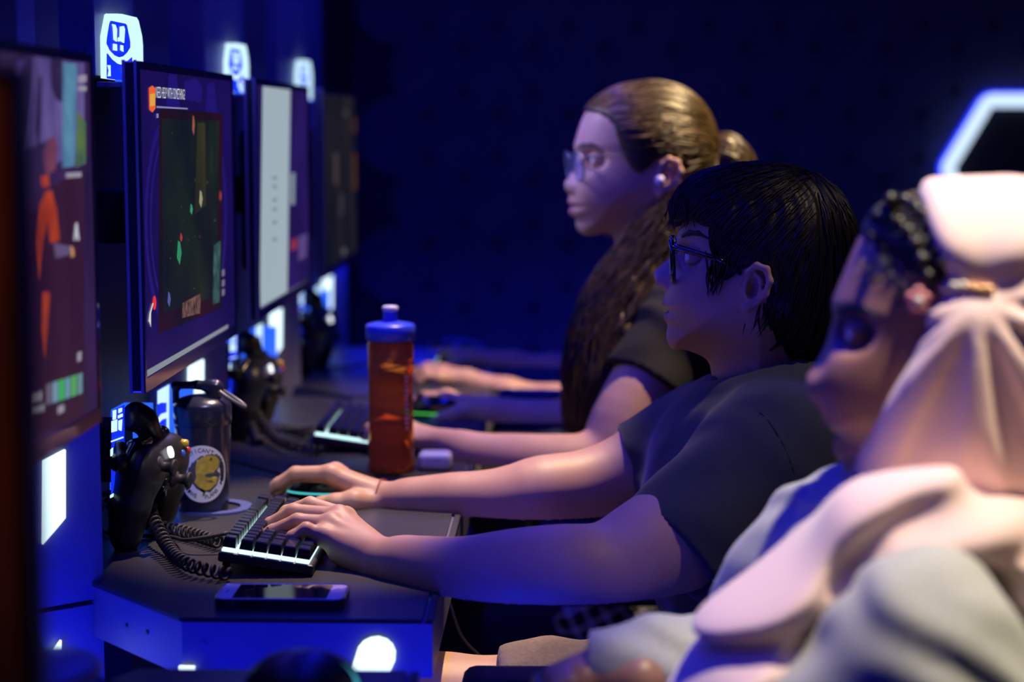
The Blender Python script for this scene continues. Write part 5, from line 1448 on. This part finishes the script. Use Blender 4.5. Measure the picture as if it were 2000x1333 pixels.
    pm = sdf_mesh('ponytail', [(Fp, (0.18, 2.70, 0.85), (0.33, 2.90, 1.22), 0.004)])
    link('ponytail', pm, m_hb, root)
    strand_obj('ponytail_strands', strands(pm, 420, lambda q: (0.15, 0, -1) if q.x > tie.x + 0.02 else (1, 0, -0.2), 10, 0.013, 0.0018, 0.002, seed=9, curl=0.25), m_hb, root)
    obj('hair_tie', tube([tie + Vector((0.002 * math.cos(t), 0.021 * math.sin(t), 0.023 * math.cos(t))) for t in np.linspace(0, 2 * PI, 25)[:-1]], 0.0055, 8, True), m_black_soft, root, True)
    # long wavy lengths falling in front of the near shoulder
    rg = np.random.default_rng(12); Vv, Fq = [], []
    spine = [(1335, 395, 40), (1290, 450, 52), (1250, 520, 62), (1215, 590, 72), (1180, 670, 70), (1160, 750, 62), (1148, 830, 46), (1140, 885, 36)]
    Ls = Field()
    Ls.chain([(tuple(P(1330, 420, 2.72)), 0.030), (tuple(P(1285, 480, 2.69)), 0.034), (tuple(P(1245, 560, 2.665)), 0.040), (tuple(P(1205, 660, 2.645)), 0.042), (tuple(P(1175, 750, 2.635)), 0.036), (tuple(P(1152, 830, 2.63)), 0.024), (tuple(P(1140, 872, 2.63)), 0.012)], 0.03)
    Ls.disp = lambda p: 0.006 + 0.0025 * np.sin(p[:, 2] * 90 + p[:, 0] * 120)
    lm = sdf_mesh('long_hair', [(Ls, (-0.02, 2.56, 0.74), (0.26, 2.78, 1.16), 0.004)])
    link('long_hair', lm, m_hd, root)
    for i in range(900):
        s = rg.uniform(-1, 1); d = rg.uniform(-1, 1); t0 = rg.uniform(0, 0.45); t1 = min(1, t0 + rg.uniform(0.4, 0.75)); ph = rg.uniform(0, 6.28); am = rg.uniform(5, 13); fr = rg.uniform(14, 24)
        pts = []
        for t in np.linspace(t0, t1, 18):
            x = t * (len(spine) - 1); j = min(int(x), len(spine) - 2); f = x - j
            u = spine[j][0] * (1 - f) + spine[j + 1][0] * f; v = spine[j][1] * (1 - f) + spine[j + 1][1] * f; w = spine[j][2] * (1 - f) + spine[j + 1][2] * f
            u += s * w * 0.95 + am * math.sin(ph + t * fr); v += 0.35 * s * w + am * 0.5 * math.cos(ph + t * fr)
            Yq = 2.715 - 0.09 * min(1, t * 1.4) - 0.050 * math.sqrt(max(0, 1 - s * s)) * (0.6 + 0.4 * d)
            pts.append(P(u, v, Yq))
        add_strand(Vv, Fq, pts, 0.0014)
    strand_obj('long_hair_strands', (Vv, Fq), m_hd, root)
    # black t-shirt
    T = Field()
    T.cap(tuple(P(1350, 650, 2.64)), tuple(P(1340, 620, 2.93)), 0.066, 0.062, 0.04)
    T.ell(tuple(P(1330, 760, HY)), (0.115, 0.17, 0.15), 0.06)
    T.cap(tuple(P(1330, 800, HY)), (0.27, HY, 0.60), 0.115, 0.125, 0.06)
    T.cap(tuple(P(1310, 590, HY)), tuple(P(1330, 640, HY)), 0.062, 0.09, 0.05)
    bN = sleeve(T, P(1335, 625, 2.635), P(1262, 755, 2.59), 0.060, 0.066, 0.04)
    bF = sleeve(T, P(1330, 610, 2.93), P(1255, 735, 2.915), 0.058, 0.060, 0.04)
    T.add(inflate(H.prof([(1205, 480), (1216, 502), (1240, 560), (1290, 560), (1350, 520), (1372, 480), (1372, 400), (1205, 400)], 3), H.frame, 0.10, 1.3), tuple(P(1290, 500, HY)), 0.2, 0.008, '-')
    T.disp = folds(0.003, [((0.6, 0.3, 0.75), 0.075, 0.3, 1.6), ((0.8, -0.4, -0.45), 0.11, 1.1, 1.3)])
    for bo in (bN, bF): T.add(bo[0], bo[1], bo[2], 0.003, '-')
    link('t_shirt', sdf_mesh('t_shirt', [(T, (-0.02, 2.50, 0.50), (0.46, 3.06, 1.08), 0.0045)]), mat('shirt black', (0.005, 0.005, 0.006), 0.85, bump=(700, 0.1)), root)
    trousers(root, 0.30, 2.78, -0.12, m_black_cloth, seat=0.50, kneez=0.415)
    glasses(root, H, ((1110, 297), (1119, 352)), (1222, 303), 0.0265, 0.017, 0.046, mat('frame clear grey', (0.22, 0.22, 0.26), 0.2, metal=0.6), mat('lens blue reflection', (0.15, 0.3, 1.0), 0.04, alpha=0.34, coat=1.0), 0.0015)  # blue reflection put into the lens colour
    bq = Vector(H.W(1268, 353, -0.082))
    b = bmesh.new(); bmesh.ops.create_uvsphere(b, u_segments=16, v_segments=12, radius=0.0085)
    e = obj('earbud', b, mat('earbud pale', (0.55, 0.5, 0.75), 0.3), root, True); e.location = bq
    ax = (P(1100, 900, 2.525) - P(1040, 898, 2.522)).normalized(); c = P(1103, 903, 2.525)
    Mq = Matrix.Translation(c) @ ax.to_track_quat('Z', 'Y').to_matrix().to_4x4()
    bm_ = bmesh.new(); add_tube(bm_, [Mq @ Vector((0, 0, z)) for z in (-0.016, -0.012, 0.0, 0.012, 0.016)], [0.0335, 0.036, 0.0365, 0.037, 0.035], 28)
    obj('arm_band', bm_, mat('band grey', (0.45, 0.44, 0.42), 0.8, bump=(300, 0.2)), root, True)
    # plaid overshirt tied at the waist
    Q = Field().chain([(tuple(P(1110, 1205, 2.58)), 0.022), (tuple(P(1160, 1215, 2.57)), 0.040), (tuple(P(1230, 1190, 2.60)), 0.05), (tuple(P(1330, 1180, 2.66)), 0.06)], 0.03)
    Q.disp = folds(0.006, [((0.7, 0.2, 0.7), 0.05, 0.3, 1.6), ((0.5, -0.6, 0.6), 0.07, 1.1, 1.5)])
    pl = bpy.data.materials.new('plaid cloth'); pl.use_nodes = True; nt = pl.node_tree; bs = nt.nodes['Principled BSDF']; bs.inputs['Roughness'].default_value = 0.9
    tc = nt.nodes.new('ShaderNodeTexCoord'); fac = None
    for rot in (0.5, 2.07):
        mp = nt.nodes.new('ShaderNodeMapping'); mp.inputs['Rotation'].default_value = (PI / 2, 0, 0) if False else (0, rot, 0)
        wv = nt.nodes.new('ShaderNodeTexWave'); wv.inputs['Scale'].default_value = 13; wv.bands_direction = 'X'
        nt.links.new(tc.outputs['Object'], mp.inputs['Vector']); nt.links.new(mp.outputs['Vector'], wv.inputs['Vector'])
        gt = nt.nodes.new('ShaderNodeMath'); gt.operation = 'GREATER_THAN'; gt.inputs[1].default_value = 0.62; nt.links.new(wv.outputs['Fac'], gt.inputs[0])
        if fac is None: fac = gt
        else:
            ad = nt.nodes.new('ShaderNodeMath'); ad.operation = 'ADD'; nt.links.new(fac.outputs[0], ad.inputs[0]); nt.links.new(gt.outputs[0], ad.inputs[1])
            hf = nt.nodes.new('ShaderNodeMath'); hf.operation = 'MULTIPLY'; hf.inputs[1].default_value = 0.5; nt.links.new(ad.outputs[0], hf.inputs[0]); fac = hf
    rp = nt.nodes.new('ShaderNodeValToRGB'); rp.color_ramp.elements[0].color = (0.012, 0.012, 0.02, 1); rp.color_ramp.elements[1].color = (0.55, 0.55, 0.65, 1)
    nt.links.new(fac.outputs[0], rp.inputs['Fac']); nt.links.new(rp.outputs['Color'], bs.inputs['Base Color'])
    link('plaid_overshirt', sdf_mesh('plaid', [(Q, (-0.06, 2.46, 0.44), (0.26, 2.76, 0.66), 0.005)]), pl, root)
    rebase(root)

def trousers(root, hx, hy, kx, m, spread=0.11, seat=0.575, kneez=0.565):
    Q = Field()
    for s in (-1, 1):
        ky = hy + s * spread * 1.15
        Q.chain([((hx, hy + s * spread * 0.8, seat), 0.092), ((kx, ky, kneez), 0.066)], 0.03)
        Q.chain([((kx, ky, kneez), 0.066), ((kx + 0.03, ky, 0.32), 0.060), ((kx + 0.05, ky, 0.09), 0.055)], 0.03)
    Q.cap((hx, hy - 0.06, seat), (hx, hy + 0.06, seat), 0.105, 0.105, 0.05)
    Q.disp = folds(0.004, [((0.9, 0.2, 0.3), 0.08, 0.3, 1.6), ((0.5, -0.6, 0.6), 0.06, 1.1, 1.5)])
    link('trousers', sdf_mesh('trousers', [(Q, (kx - 0.1, hy - 0.26, 0.02), (hx + 0.13, hy + 0.26, 0.72), 0.009)]), m, root)
    for s in (-1, 1):
        ky = hy + s * spread * 1.15
        Z = Field().ell((kx, ky, 0.045), (0.13, 0.045, 0.05), 0).ell((kx + 0.06, ky, 0.07), (0.055, 0.045, 0.055), 0.03).add(lambda p: -p[:, 2], (0, 0, 0), 9, 0.003, '&')
        link('shoe', sdf_mesh('shoe', [(Z, (kx - 0.16, ky - 0.06, -0.01), (kx + 0.15, ky + 0.06, 0.14), 0.007)]), mat('shoe black', (0.02, 0.02, 0.022), 0.5), root)

# ------------------------------------------------------------------ the player at the end of the row (only the arms show)
def person_end():
    root = thing('person', 'person at the end of the row of whom only bare forearms and hands show', 'person', (0.28, 3.46, 0))
    HY = 3.46
    def sh(px, du, dv): return [(u + du, v + dv) for u, v in px]
    H = Head(HY, 0.1, 1275, 335)
    F = Field()
    base = [(1141, 222), (1131, 245), (1123, 271), (1120, 288), (1127, 307), (1128, 325), (1126, 345), (1121, 362), (1115, 376), (1112, 386), (1108, 392), (1113, 402), (1109, 409), (1111, 418), (1121, 426), (1123, 438), (1128, 450), (1140, 458), (1162, 457), (1183, 452), (1195, 458), (1201, 475), (1214, 500), (1250, 580), (1370, 580), (1372, 480), (1380, 420), (1392, 350), (1398, 290), (1385, 235), (1352, 195), (1308, 175), (1250, 171), (1196, 184), (1158, 204)]
    def tr(q): return (1290 + (q[0] - 1270) * 0.78, 345 + (q[1] - 310) * 0.78)
    H.base(F, [tr(q) for q in base], 0.10, 1.35)
    H.nose(F, [tr(q) for q in [(1129, 302), (1121, 322), (1111, 342), (1101, 354), (1099.5, 361), (1103, 370), (1113, 375), (1126, 376), (1136, 355), (1138, 320)]])
    H.eyes(F, *tr((1152, 312)), 0.031)
    H.ear(F, *tr((1279, 346)), 0.056, 0.070)
    F.cap(tuple(P(1320, 570, 3.33)), tuple(P(1320, 560, 3.60)), 0.05, 0.05, 0.03)
    F.cap(tuple(P(1300, 530, HY)), tuple(P(1310, 800, HY)), 0.07, 0.10, 0.05)
    F.chain(px_chain([(1320, 570, 3.33, 0.048), (1240, 700, 3.29, 0.042), (1170, 800, 3.26, 0.036), (1085, 788, 3.255, 0.031), (990, 768, 3.26, 0.025), (915, 744, 3.27, 0.0195)]), 0.02)
    kn = px_chain([(868, 724, 3.30, 0.0105), (862, 724, 3.285, 0.0105), (858, 730, 3.268, 0.010), (856, 738, 3.255, 0.0095)])
    hand(F, (tuple(P(912, 743, 3.272)), 0.0195), kn,
         [[(838, 716, 3.31, 0.0088), (822, 722, 3.315, 0.0078), (812, 734, 3.315, 0.0068)], [(832, 718, 3.29, 0.0088), (814, 726, 3.292, 0.0078), (806, 738, 3.292, 0.0068)],
          [(830, 724, 3.27, 0.0085), (814, 734, 3.27, 0.0075), (806, 744, 3.27, 0.0065)], [(832, 734, 3.252, 0.008), (820, 744, 3.25, 0.007), (814, 752, 3.25, 0.006)]],
         [(900, 746, 3.285, 0.014), (878, 748, 3.31, 0.012), (856, 748, 3.32, 0.010), (840, 748, 3.32, 0.008)])
    F.chain(px_chain([(1320, 560, 3.60, 0.048), (1230, 680, 3.57, 0.042), (1150, 738, 3.56, 0.036), (1087, 724, 3.55, 0.030), (1000, 712, 3.55, 0.024), (926, 700, 3.55, 0.0195)]), 0.02)
    kn = px_chain([(882, 690, 3.555, 0.0105), (885, 687, 3.575, 0.0105), (892, 688, 3.595, 0.010), (900, 692, 3.61, 0.0095)])
    hand(F, (tuple(P(924, 700, 3.552)), 0.0195), kn,
         [[(852, 688, 3.56, 0.009), (838, 696, 3.565, 0.008), (830, 706, 3.565, 0.007)], [(856, 686, 3.58, 0.009), (840, 694, 3.585, 0.008), (832, 704, 3.585, 0.007)],
          [(864, 688, 3.60, 0.0085), (850, 696, 3.605, 0.0075), (842, 704, 3.605, 0.0065)], [(876, 694, 3.615, 0.008), (864, 700, 3.62, 0.007), (856, 708, 3.62, 0.006)]],
         [(912, 704, 3.545, 0.0145), (896, 708, 3.535, 0.013), (880, 712, 3.535, 0.0105), (866, 716, 3.54, 0.0085)])
    me = body_mesh([(F, (-0.32, 3.18, 0.735), (0.36, 3.70, 1.26), 0.0045)])
    link('body', me, MATS['skin light'], root)
    K = Field(); K.add(lambda p: H.pf(*H.frame(p)[:2]) * 0 + inflate(H.pf, H.frame, 0.10, 1.25)(p) - 0.007, tuple(H.c), 0.3, 0)
    K.add(H.prism([tr(q) for q in [(1110, 235), (1150, 232), (1180, 250), (1205, 320), (1240, 330), (1285, 300), (1306, 330), (1305, 390), (1300, 470), (1420, 470), (1440, 260), (1330, 130), (1180, 120)]], 0, 3), tuple(H.c), 9, 0.006, '&')
    hm = sdf_mesh('hair', [(K, (0.04, 3.34, 0.95), (0.34, 3.58, 1.28), 0.005)]); link('hair', hm, m_hair_black, root)
    T = Field()
    T.cap(tuple(P(1335, 590, 3.34)), tuple(P(1335, 580, 3.59)), 0.066, 0.064, 0.04)
    T.ell(tuple(P(1320, 690, HY)), (0.11, 0.165, 0.15), 0.06)
    T.cap(tuple(P(1320, 700, HY)), (0.28, HY, 0.60), 0.115, 0.125, 0.06)
    bN = sleeve(T, P(1328, 575, 3.335), P(1262, 672, 3.30), 0.060, 0.064, 0.04); bF = sleeve(T, P(1328, 565, 3.595), P(1255, 650, 3.58), 0.060, 0.062, 0.04)
    T.disp = folds(0.003, [((0.6, 0.3, 0.75), 0.075, 0.3, 1.6)])
    for bo in (bN, bF): T.add(bo[0], bo[1], bo[2], 0.003, '-')
    link('t_shirt', sdf_mesh('t_shirt', [(T, (0.0, 3.20, 0.50), (0.46, 3.72, 1.08), 0.006)]), MATS['shirt black'], root)
    trousers(root, 0.30, HY, -0.12, m_denim)
    rebase(root)

# ------------------------------------------------------------------ the near person in the pink headscarf
def person_scarf():
    root = thing('person', 'person in a pale pink headscarf and grey hooded sweater, seen from the side', 'person', (0.56, 1.40, 0))
    HY = 1.42
    H = Head(HY, -0.10, 1850, 650)
    F = Field()
    H.base(F, [(1692, 440), (1668, 490), (1645, 545), (1630, 582), (1626, 600), (1634, 632), (1636, 665), (1636, 700), (1633, 740), (1627, 775), (1620, 795), (1614, 808), (1616, 822), (1634, 842), (1642, 850), (1633, 864), (1630, 882), (1641, 898), (1656, 906), (1660, 920), (1668, 942), (1688, 964), (1720, 985), (1745, 1010), (1770, 1090),
               (1930, 1120), (1970, 1000), (2020, 900), (2085, 780), (2105, 640), (2080, 500), (2015, 412), (1930, 376), (1840, 372), (1765, 386), (1715, 412)], 0.10, lambda a, b: 1.30 + 0.22 * np.clip((H.ab(1600, 780)[1] - b) / 0.07, 0, 1))
    H.nose(F, [(1634, 634), (1621, 680), (1602, 718), (1584, 740), (1581, 750), (1586, 763), (1602, 772), (1622, 782), (1648, 784), (1660, 730), (1655, 670)], 0.0170)
    for sd in (-1, 1):
        F.ell(H.W(1618, 766, sd * 0.0135), (0.0105, 0.0075, 0.008), 0.007, '+', H.R())
        F.ell(H.W(1720, 760, sd * 0.038), (0.034, 0.016, 0.028), 0.045, '+', H.R())
    F.ell(H.W(1628, 845), (0.016, 0.022, 0.0028), 0.004, '-', H.R())
    H.eyes(F, 1682, 652, 0.031)
    H.ear(F, 1905, 615, 0.050, 0.062)
    lips = Field().ell(H.W(1620, 824), (0.012, 0.021, 0.0075), 0).ell(H.W(1636, 875), (0.011, 0.021, 0.0085), 0)
    F.chain(px_chain([(1250, 1330, 1.430, 0.023), (1180, 1322, 1.440, 0.021), (1150, 1325, 1.445, 0.021)]), 0.01)
    kn = px_chain([(1112, 1322, 1.455, 0.0105), (1108, 1322, 1.440, 0.0105), (1110, 1330, 1.425, 0.010), (1114, 1340, 1.412, 0.0095)])
    hand(F, (tuple(P(1150, 1328, 1.443)), 0.0195), kn,
         [[(1085, 1320, 1.465, 0.009), (1072, 1335, 1.470, 0.008), (1070, 1352, 1.470, 0.007)], [(1080, 1322, 1.445, 0.009), (1066, 1338, 1.448, 0.008), (1064, 1356, 1.448, 0.007)],
          [(1084, 1332, 1.425, 0.0088), (1070, 1348, 1.425, 0.0078), (1068, 1362, 1.425, 0.0068)], [(1090, 1344, 1.408, 0.008), (1078, 1358, 1.407, 0.007), (1076, 1370, 1.407, 0.006)]],
         [(1140, 1334, 1.455, 0.014), (1115, 1345, 1.472, 0.012), (1095, 1355, 1.478, 0.010), (1080, 1364, 1.478, 0.008)])
    F.cap(tuple(P(1800, 1100, HY)), tuple(P(1830, 1400, HY)), 0.07, 0.10, 0.05)
    me = body_mesh([(F, (-0.04, 1.32, 0.735), (0.44, 1.54, 1.19), 0.0028)], lips)
    link('body', me, skin_mat('skin brown', (0.30, 0.155, 0.10), (0.26, 0.09, 0.09), 0.42), root)
    H.eyeballs(root)
    brow(root, H, F, [(1640, 610), (1658, 603), (1685, 603), (1712, 616)], [0.003, 0.0036, 0.0032, 0.0014], m_hair_black)
    # hair: dark front with twisted rows
    K = Field()
    K.add(inflate(H.prof([(1684, 455), (1700, 420), (1740, 394), (1800, 378), (1870, 366), (1950, 358), (2030, 400), (2095, 500), (2115, 640), (2090, 780), (2000, 800), (1900, 720), (1760, 640), (1690, 560)], 5), H.frame, 0.10, 1.20), tuple(H.c), 0.3, 0)
    K.add(H.prism([(1678, 440), (1692, 478), (1700, 520), (1735, 548), (1775, 552), (1800, 575), (1815, 610), (1860, 640), (1990, 640), (2000, 360), (1850, 320), (1720, 350)], 0, 3), tuple(H.c), 9, 0.008, '&')
    hm = sdf_mesh('hair', [(K, (0.20, 1.31, 0.99), (0.40, 1.53, 1.20), 0.0035)])
    link('hair', hm, m_hair_black, root)
    for path in ([(1738, 392), (1770, 396), (1798, 418), (1818, 450), (1830, 485), (1842, 520)], [(1706, 425), (1740, 430), (1768, 450), (1790, 485), (1808, 530), (1822, 570)]):
        pts = [Vector(cast(K, u, v, HY - 0.11, HY + 0.02)) + Vector((0, -0.001, 0.001)) for u, v in catmull(path, 8)]
        obj('hair_twist', tube(pts, [0.0048 + 0.0020 * math.sin(k * 1.15) for k in range(len(pts))], 8), m_hair_black, root, True)
    strand_obj('hair_strands', strands(hm, 500, lambda q: (0.9, 0, -0.45), 8, 0.008, 0.0014, 0.002, seed=22), m_hair_black, root)
    rg = np.random.default_rng(4); Vv, Fq = [], []
    for i in range(22):
        t = rg.uniform(0, 1); a_ = Vector(H.W(1690 + 110 * t, 500 + 50 * t + rg.normal(0, 8), -0.060 - 0.012 * t))
        pts = [a_ + Vector((-0.010 * k / 8 + 0.006 * math.sin(k * 0.9 + i), -0.004 * math.sin(k / 8 * PI), -0.016 * k / 8 + 0.004 * math.cos(k * 0.8 + i))) for k in range(9)]
        add_strand(Vv, Fq, pts, 0.0005)
    strand_obj('hair_wisps', (Vv, Fq), m_hair_black, root)
    # headscarf
    m_sc = mat('scarf pale pink', (0.78, 0.56, 0.53), 0.75, bump=(900, 0.03), sheen=0.3)
    pin = H.W(1888, 560, -0.098)
    Sc = Field()
    Sc.add(inflate(H.prof([(1660, 470), (1700, 400), (1770, 362), (1850, 345), (1930, 338), (2000, 344), (2080, 386), (2132, 480), (2152, 620), (2142, 780), (2115, 900), (2060, 1010), (1930, 1050), (1800, 1030), (1720, 1000), (1670, 960), (1640, 900), (1630, 780), (1625, 600)], 5), H.frame, 0.112, 1.16), tuple(H.c), 0.36, 0)
    Sc.add(H.prism([(1842, 300), (1838, 372), (1838, 440), (1848, 515), (1862, 555), (1858, 590), (1838, 625), (1796, 705), (1752, 800), (1720, 885), (1703, 935), (1701, 965), (1720, 1000), (1800, 1090), (2300, 1090), (2300, 300)], 0, 3, 0.08), tuple(H.c), 9, 0.016, '&')
    Sc.ell(pin + np.array((0.012, -0.008, 0)), (0.045, 0.020, 0.009), 0.03, '-')
    def sc_disp(p):
        a, b, w = H.frame(p); da = a - H.ab(1888, 560)[0]; db = b - H.ab(1888, 560)[1]
        r = np.hypot(da, db); an = np.arctan2(da, db)
        up = 1 / (1 + np.exp(-db * 160))
        amp = 0.0060 * np.clip(r / 0.035, 0, 1) * np.exp(-r / 0.30)
        return amp * np.where(w < 0, 1, 0.5) * (0.45 * up * np.sin(an * 6 + 0.8) + (1 - up) * (np.sin(an * 11 + r * 16 + 0.5 * np.sin(an * 23)))) * np.clip((r - 0.010) / 0.04, 0, 1)
    Sc.disp = sc_disp
    so = link('headscarf', sdf_mesh('headscarf', [(Sc, (0.20, 1.28, 0.84), (0.47, 1.56, 1.20), 0.0032)]), m_sc, root)
    # clip with beads
    for i in range(6):
        u = 1846 + i * 17; v = 562 - 4 * math.sin(i)
        hit = BVHTree.FromPolygons([tuple(c) for c in V3(so.data)], [tuple(p.vertices) for p in so.data.polygons]).ray_cast(EYE, ray(u, v).normalized()) if i == 0 else tree_s.ray_cast(EYE, ray(u, v).normalized())
        if i == 0: tree_s = BVHTree.FromPolygons([tuple(c) for c in V3(so.data)], [tuple(p.vertices) for p in so.data.polygons])
        p = hit[0] if hit[0] is not None else Vector(H.W(u, v, -0.1))
        b = bmesh.new(); bmesh.ops.create_uvsphere(b, u_segments=14, v_segments=10, radius=0.0036)
        e = obj('clip_bead', b, mat('bead pearl', (0.75, 0.68, 0.55), 0.25, coat=0.5) if i < 3 else mat('bead gold', (0.8, 0.5, 0.22), 0.25, metal=0.7), so, True); e.location = p + Vector((0, -0.002, 0))
    # flower stud in front of the ear
    er = thing_part('earring', root)
    ec = Vector(H.W(1818, 588, -0.086))
    for i in range(5):
        a = i * 2 * PI / 5 + 0.3
        b = bmesh.new(); bmesh.ops.create_uvsphere(b, u_segments=12, v_segments=8, radius=0.0042)
        for v in b.verts: v.co.y *= 0.45
        e = obj('petal', b, mat('petal pink', (0.70, 0.25, 0.30), 0.4), er, True); e.location = ec + Vector((0.0052 * math.cos(a), 0, 0.0062 * math.sin(a)))
    b = bmesh.new(); bmesh.ops.create_uvsphere(b, u_segments=12, v_segments=8, radius=0.0032)
    e = obj('stone', b, mat('stone white', (0.8, 0.75, 0.7), 0.15, coat=0.6), er, True); e.location = ec + Vector((0, -0.002, 0))
    # scarf wrapped over the chest and shoulder
    def flatframe(Yp, slope=0.0):
        def f(p): return p[:, 0], p[:, 2], p[:, 1] - Yp - slope * (p[:, 0] - 0.28)
        return f
    def pr(pxs, Yp): return Profile([(P(u, v, Yp).x, P(u, v, Yp).z) for u, v in pxs], 4)
    Wp = Field()
    Wp.add(inflate(pr([(1712, 965), (1660, 985), (1610, 1030), (1535, 1078), (1480, 1120), (1420, 1180), (1352, 1250), (1318, 1340), (1300, 1420), (1420, 1420), (1480, 1352), (1540, 1292), (1600, 1232), (1680, 1165), (1750, 1118), (1820, 1094), (1880, 1118), (1935, 1170), (1985, 1250), (2030, 1420), (2160, 1420), (2180, 1100), (2100, 1000), (1950, 985), (1800, 985)], 1.33), flatframe(1.33), 0.075, 0.72), tuple(P(1720, 1180, 1.33)), 0.45, 0)
    Wp.cap(tuple(P(1690, 1000, 1.30)), tuple(P(1850, 1010, 1.28)), 0.022, 0.03, 0.05)
    def w_disp(p):
        x = p[:, 0] - 0.22; z = p[:, 2] - 0.86
        s = (x * 0.62 - z * 0.78)
        left = 1 / (1 + np.exp((p[:, 0] - 0.245) * 60))
        s2 = np.hypot(p[:, 0] - 0.26, p[:, 2] - 0.99)
        return 0.0075 * (left * np.sin(s * 150 + 1.4 * np.sin((x + z) * 26)) + (1 - left) * 0.7 * np.sin(s2 * 120 + 1.5 * np.sin(p[:, 0] * 28)))
    Wp.disp = w_disp
    link('scarf_wrap', sdf_mesh('scarf_wrap', [(Wp, (0.05, 1.18, 0.76), (0.46, 1.48, 0.99), 0.0034)]), m_sc, root)
    # hooded sweater
    m_ho = mat('sweater grey', (0.36, 0.37, 0.35), 0.9, noise=(300, 0.12), bump=(800, 0.06), sheen=0.2)
    Ho = Field()
    Ho.add(inflate(pr([(1820, 1080), (1890, 1105), (1950, 1175), (2000, 1260), (2060, 1450), (1380, 1450), (1440, 1395), (1500, 1335), (1580, 1262), (1660, 1190), (1740, 1120)], 1.255), flatframe(1.255), 0.10, 1.05), tuple(P(1750, 1280, 1.255)), 0.4, 0)
    Ho.add(inflate(pr([(1458, 1120), (1462, 1060), (1490, 1003), (1555, 945), (1652, 904), (1690, 930), (1700, 1000), (1640, 1110), (1560, 1200), (1480, 1220)], 1.52), flatframe(1.52), 0.06, 1.1), tuple(P(1560, 1060, 1.52)), 0.25, 0.0)
    Ho.ell(tuple(P(1600, 985, 1.47)), (0.045, 0.035, 0.010), 0.02, '-', Matrix.Rotation(0.62, 4, 'Y'))
    Ho.cap(tuple(P(1800, 1150, 1.40)), (0.42, 1.40, 0.58), 0.11, 0.13, 0.05)
    Ho.chain([(tuple(P(1800, 1250, 1.23)), 0.06), ((0.30, 1.20, 0.70), 0.055), ((0.10, 1.25, 0.71), 0.045)], 0.03)
    Ho.chain([(tuple(P(1540, 1160, 1.55)), 0.06), (tuple(P(1450, 1330, 1.53)), 0.05), (tuple(P(1330, 1330, 1.49)), 0.043), (tuple(P(1250, 1310, 1.46)), 0.037), (tuple(P(1185, 1308, 1.445)), 0.030)], 0.03)
    Ho.disp = folds(0.0042, [((0.6, 0.3, 0.75), 0.07, 0.3, 1.7), ((0.8, -0.2, -0.55), 0.10, 1.1, 1.4)])
    ho = link('hooded_sweater', sdf_mesh('hooded_sweater', [(Ho, (0.02, 1.08, 0.48), (0.60, 1.70, 1.02), 0.0046)]), m_ho, root)
    trousers(root, 0.50, 1.40, 0.06, m_denim)
    rebase(root)

def thing_part(name, root):
    b = bmesh.new(); bmesh.ops.create_uvsphere(b, u_segments=6, v_segments=4, radius=0.001)
    return obj(name, b, mat('gold wire', (0.7, 0.45, 0.2), 0.3, metal=0.9), root)

person_boy()
person_ponytail()
person_end()
person_scarf()
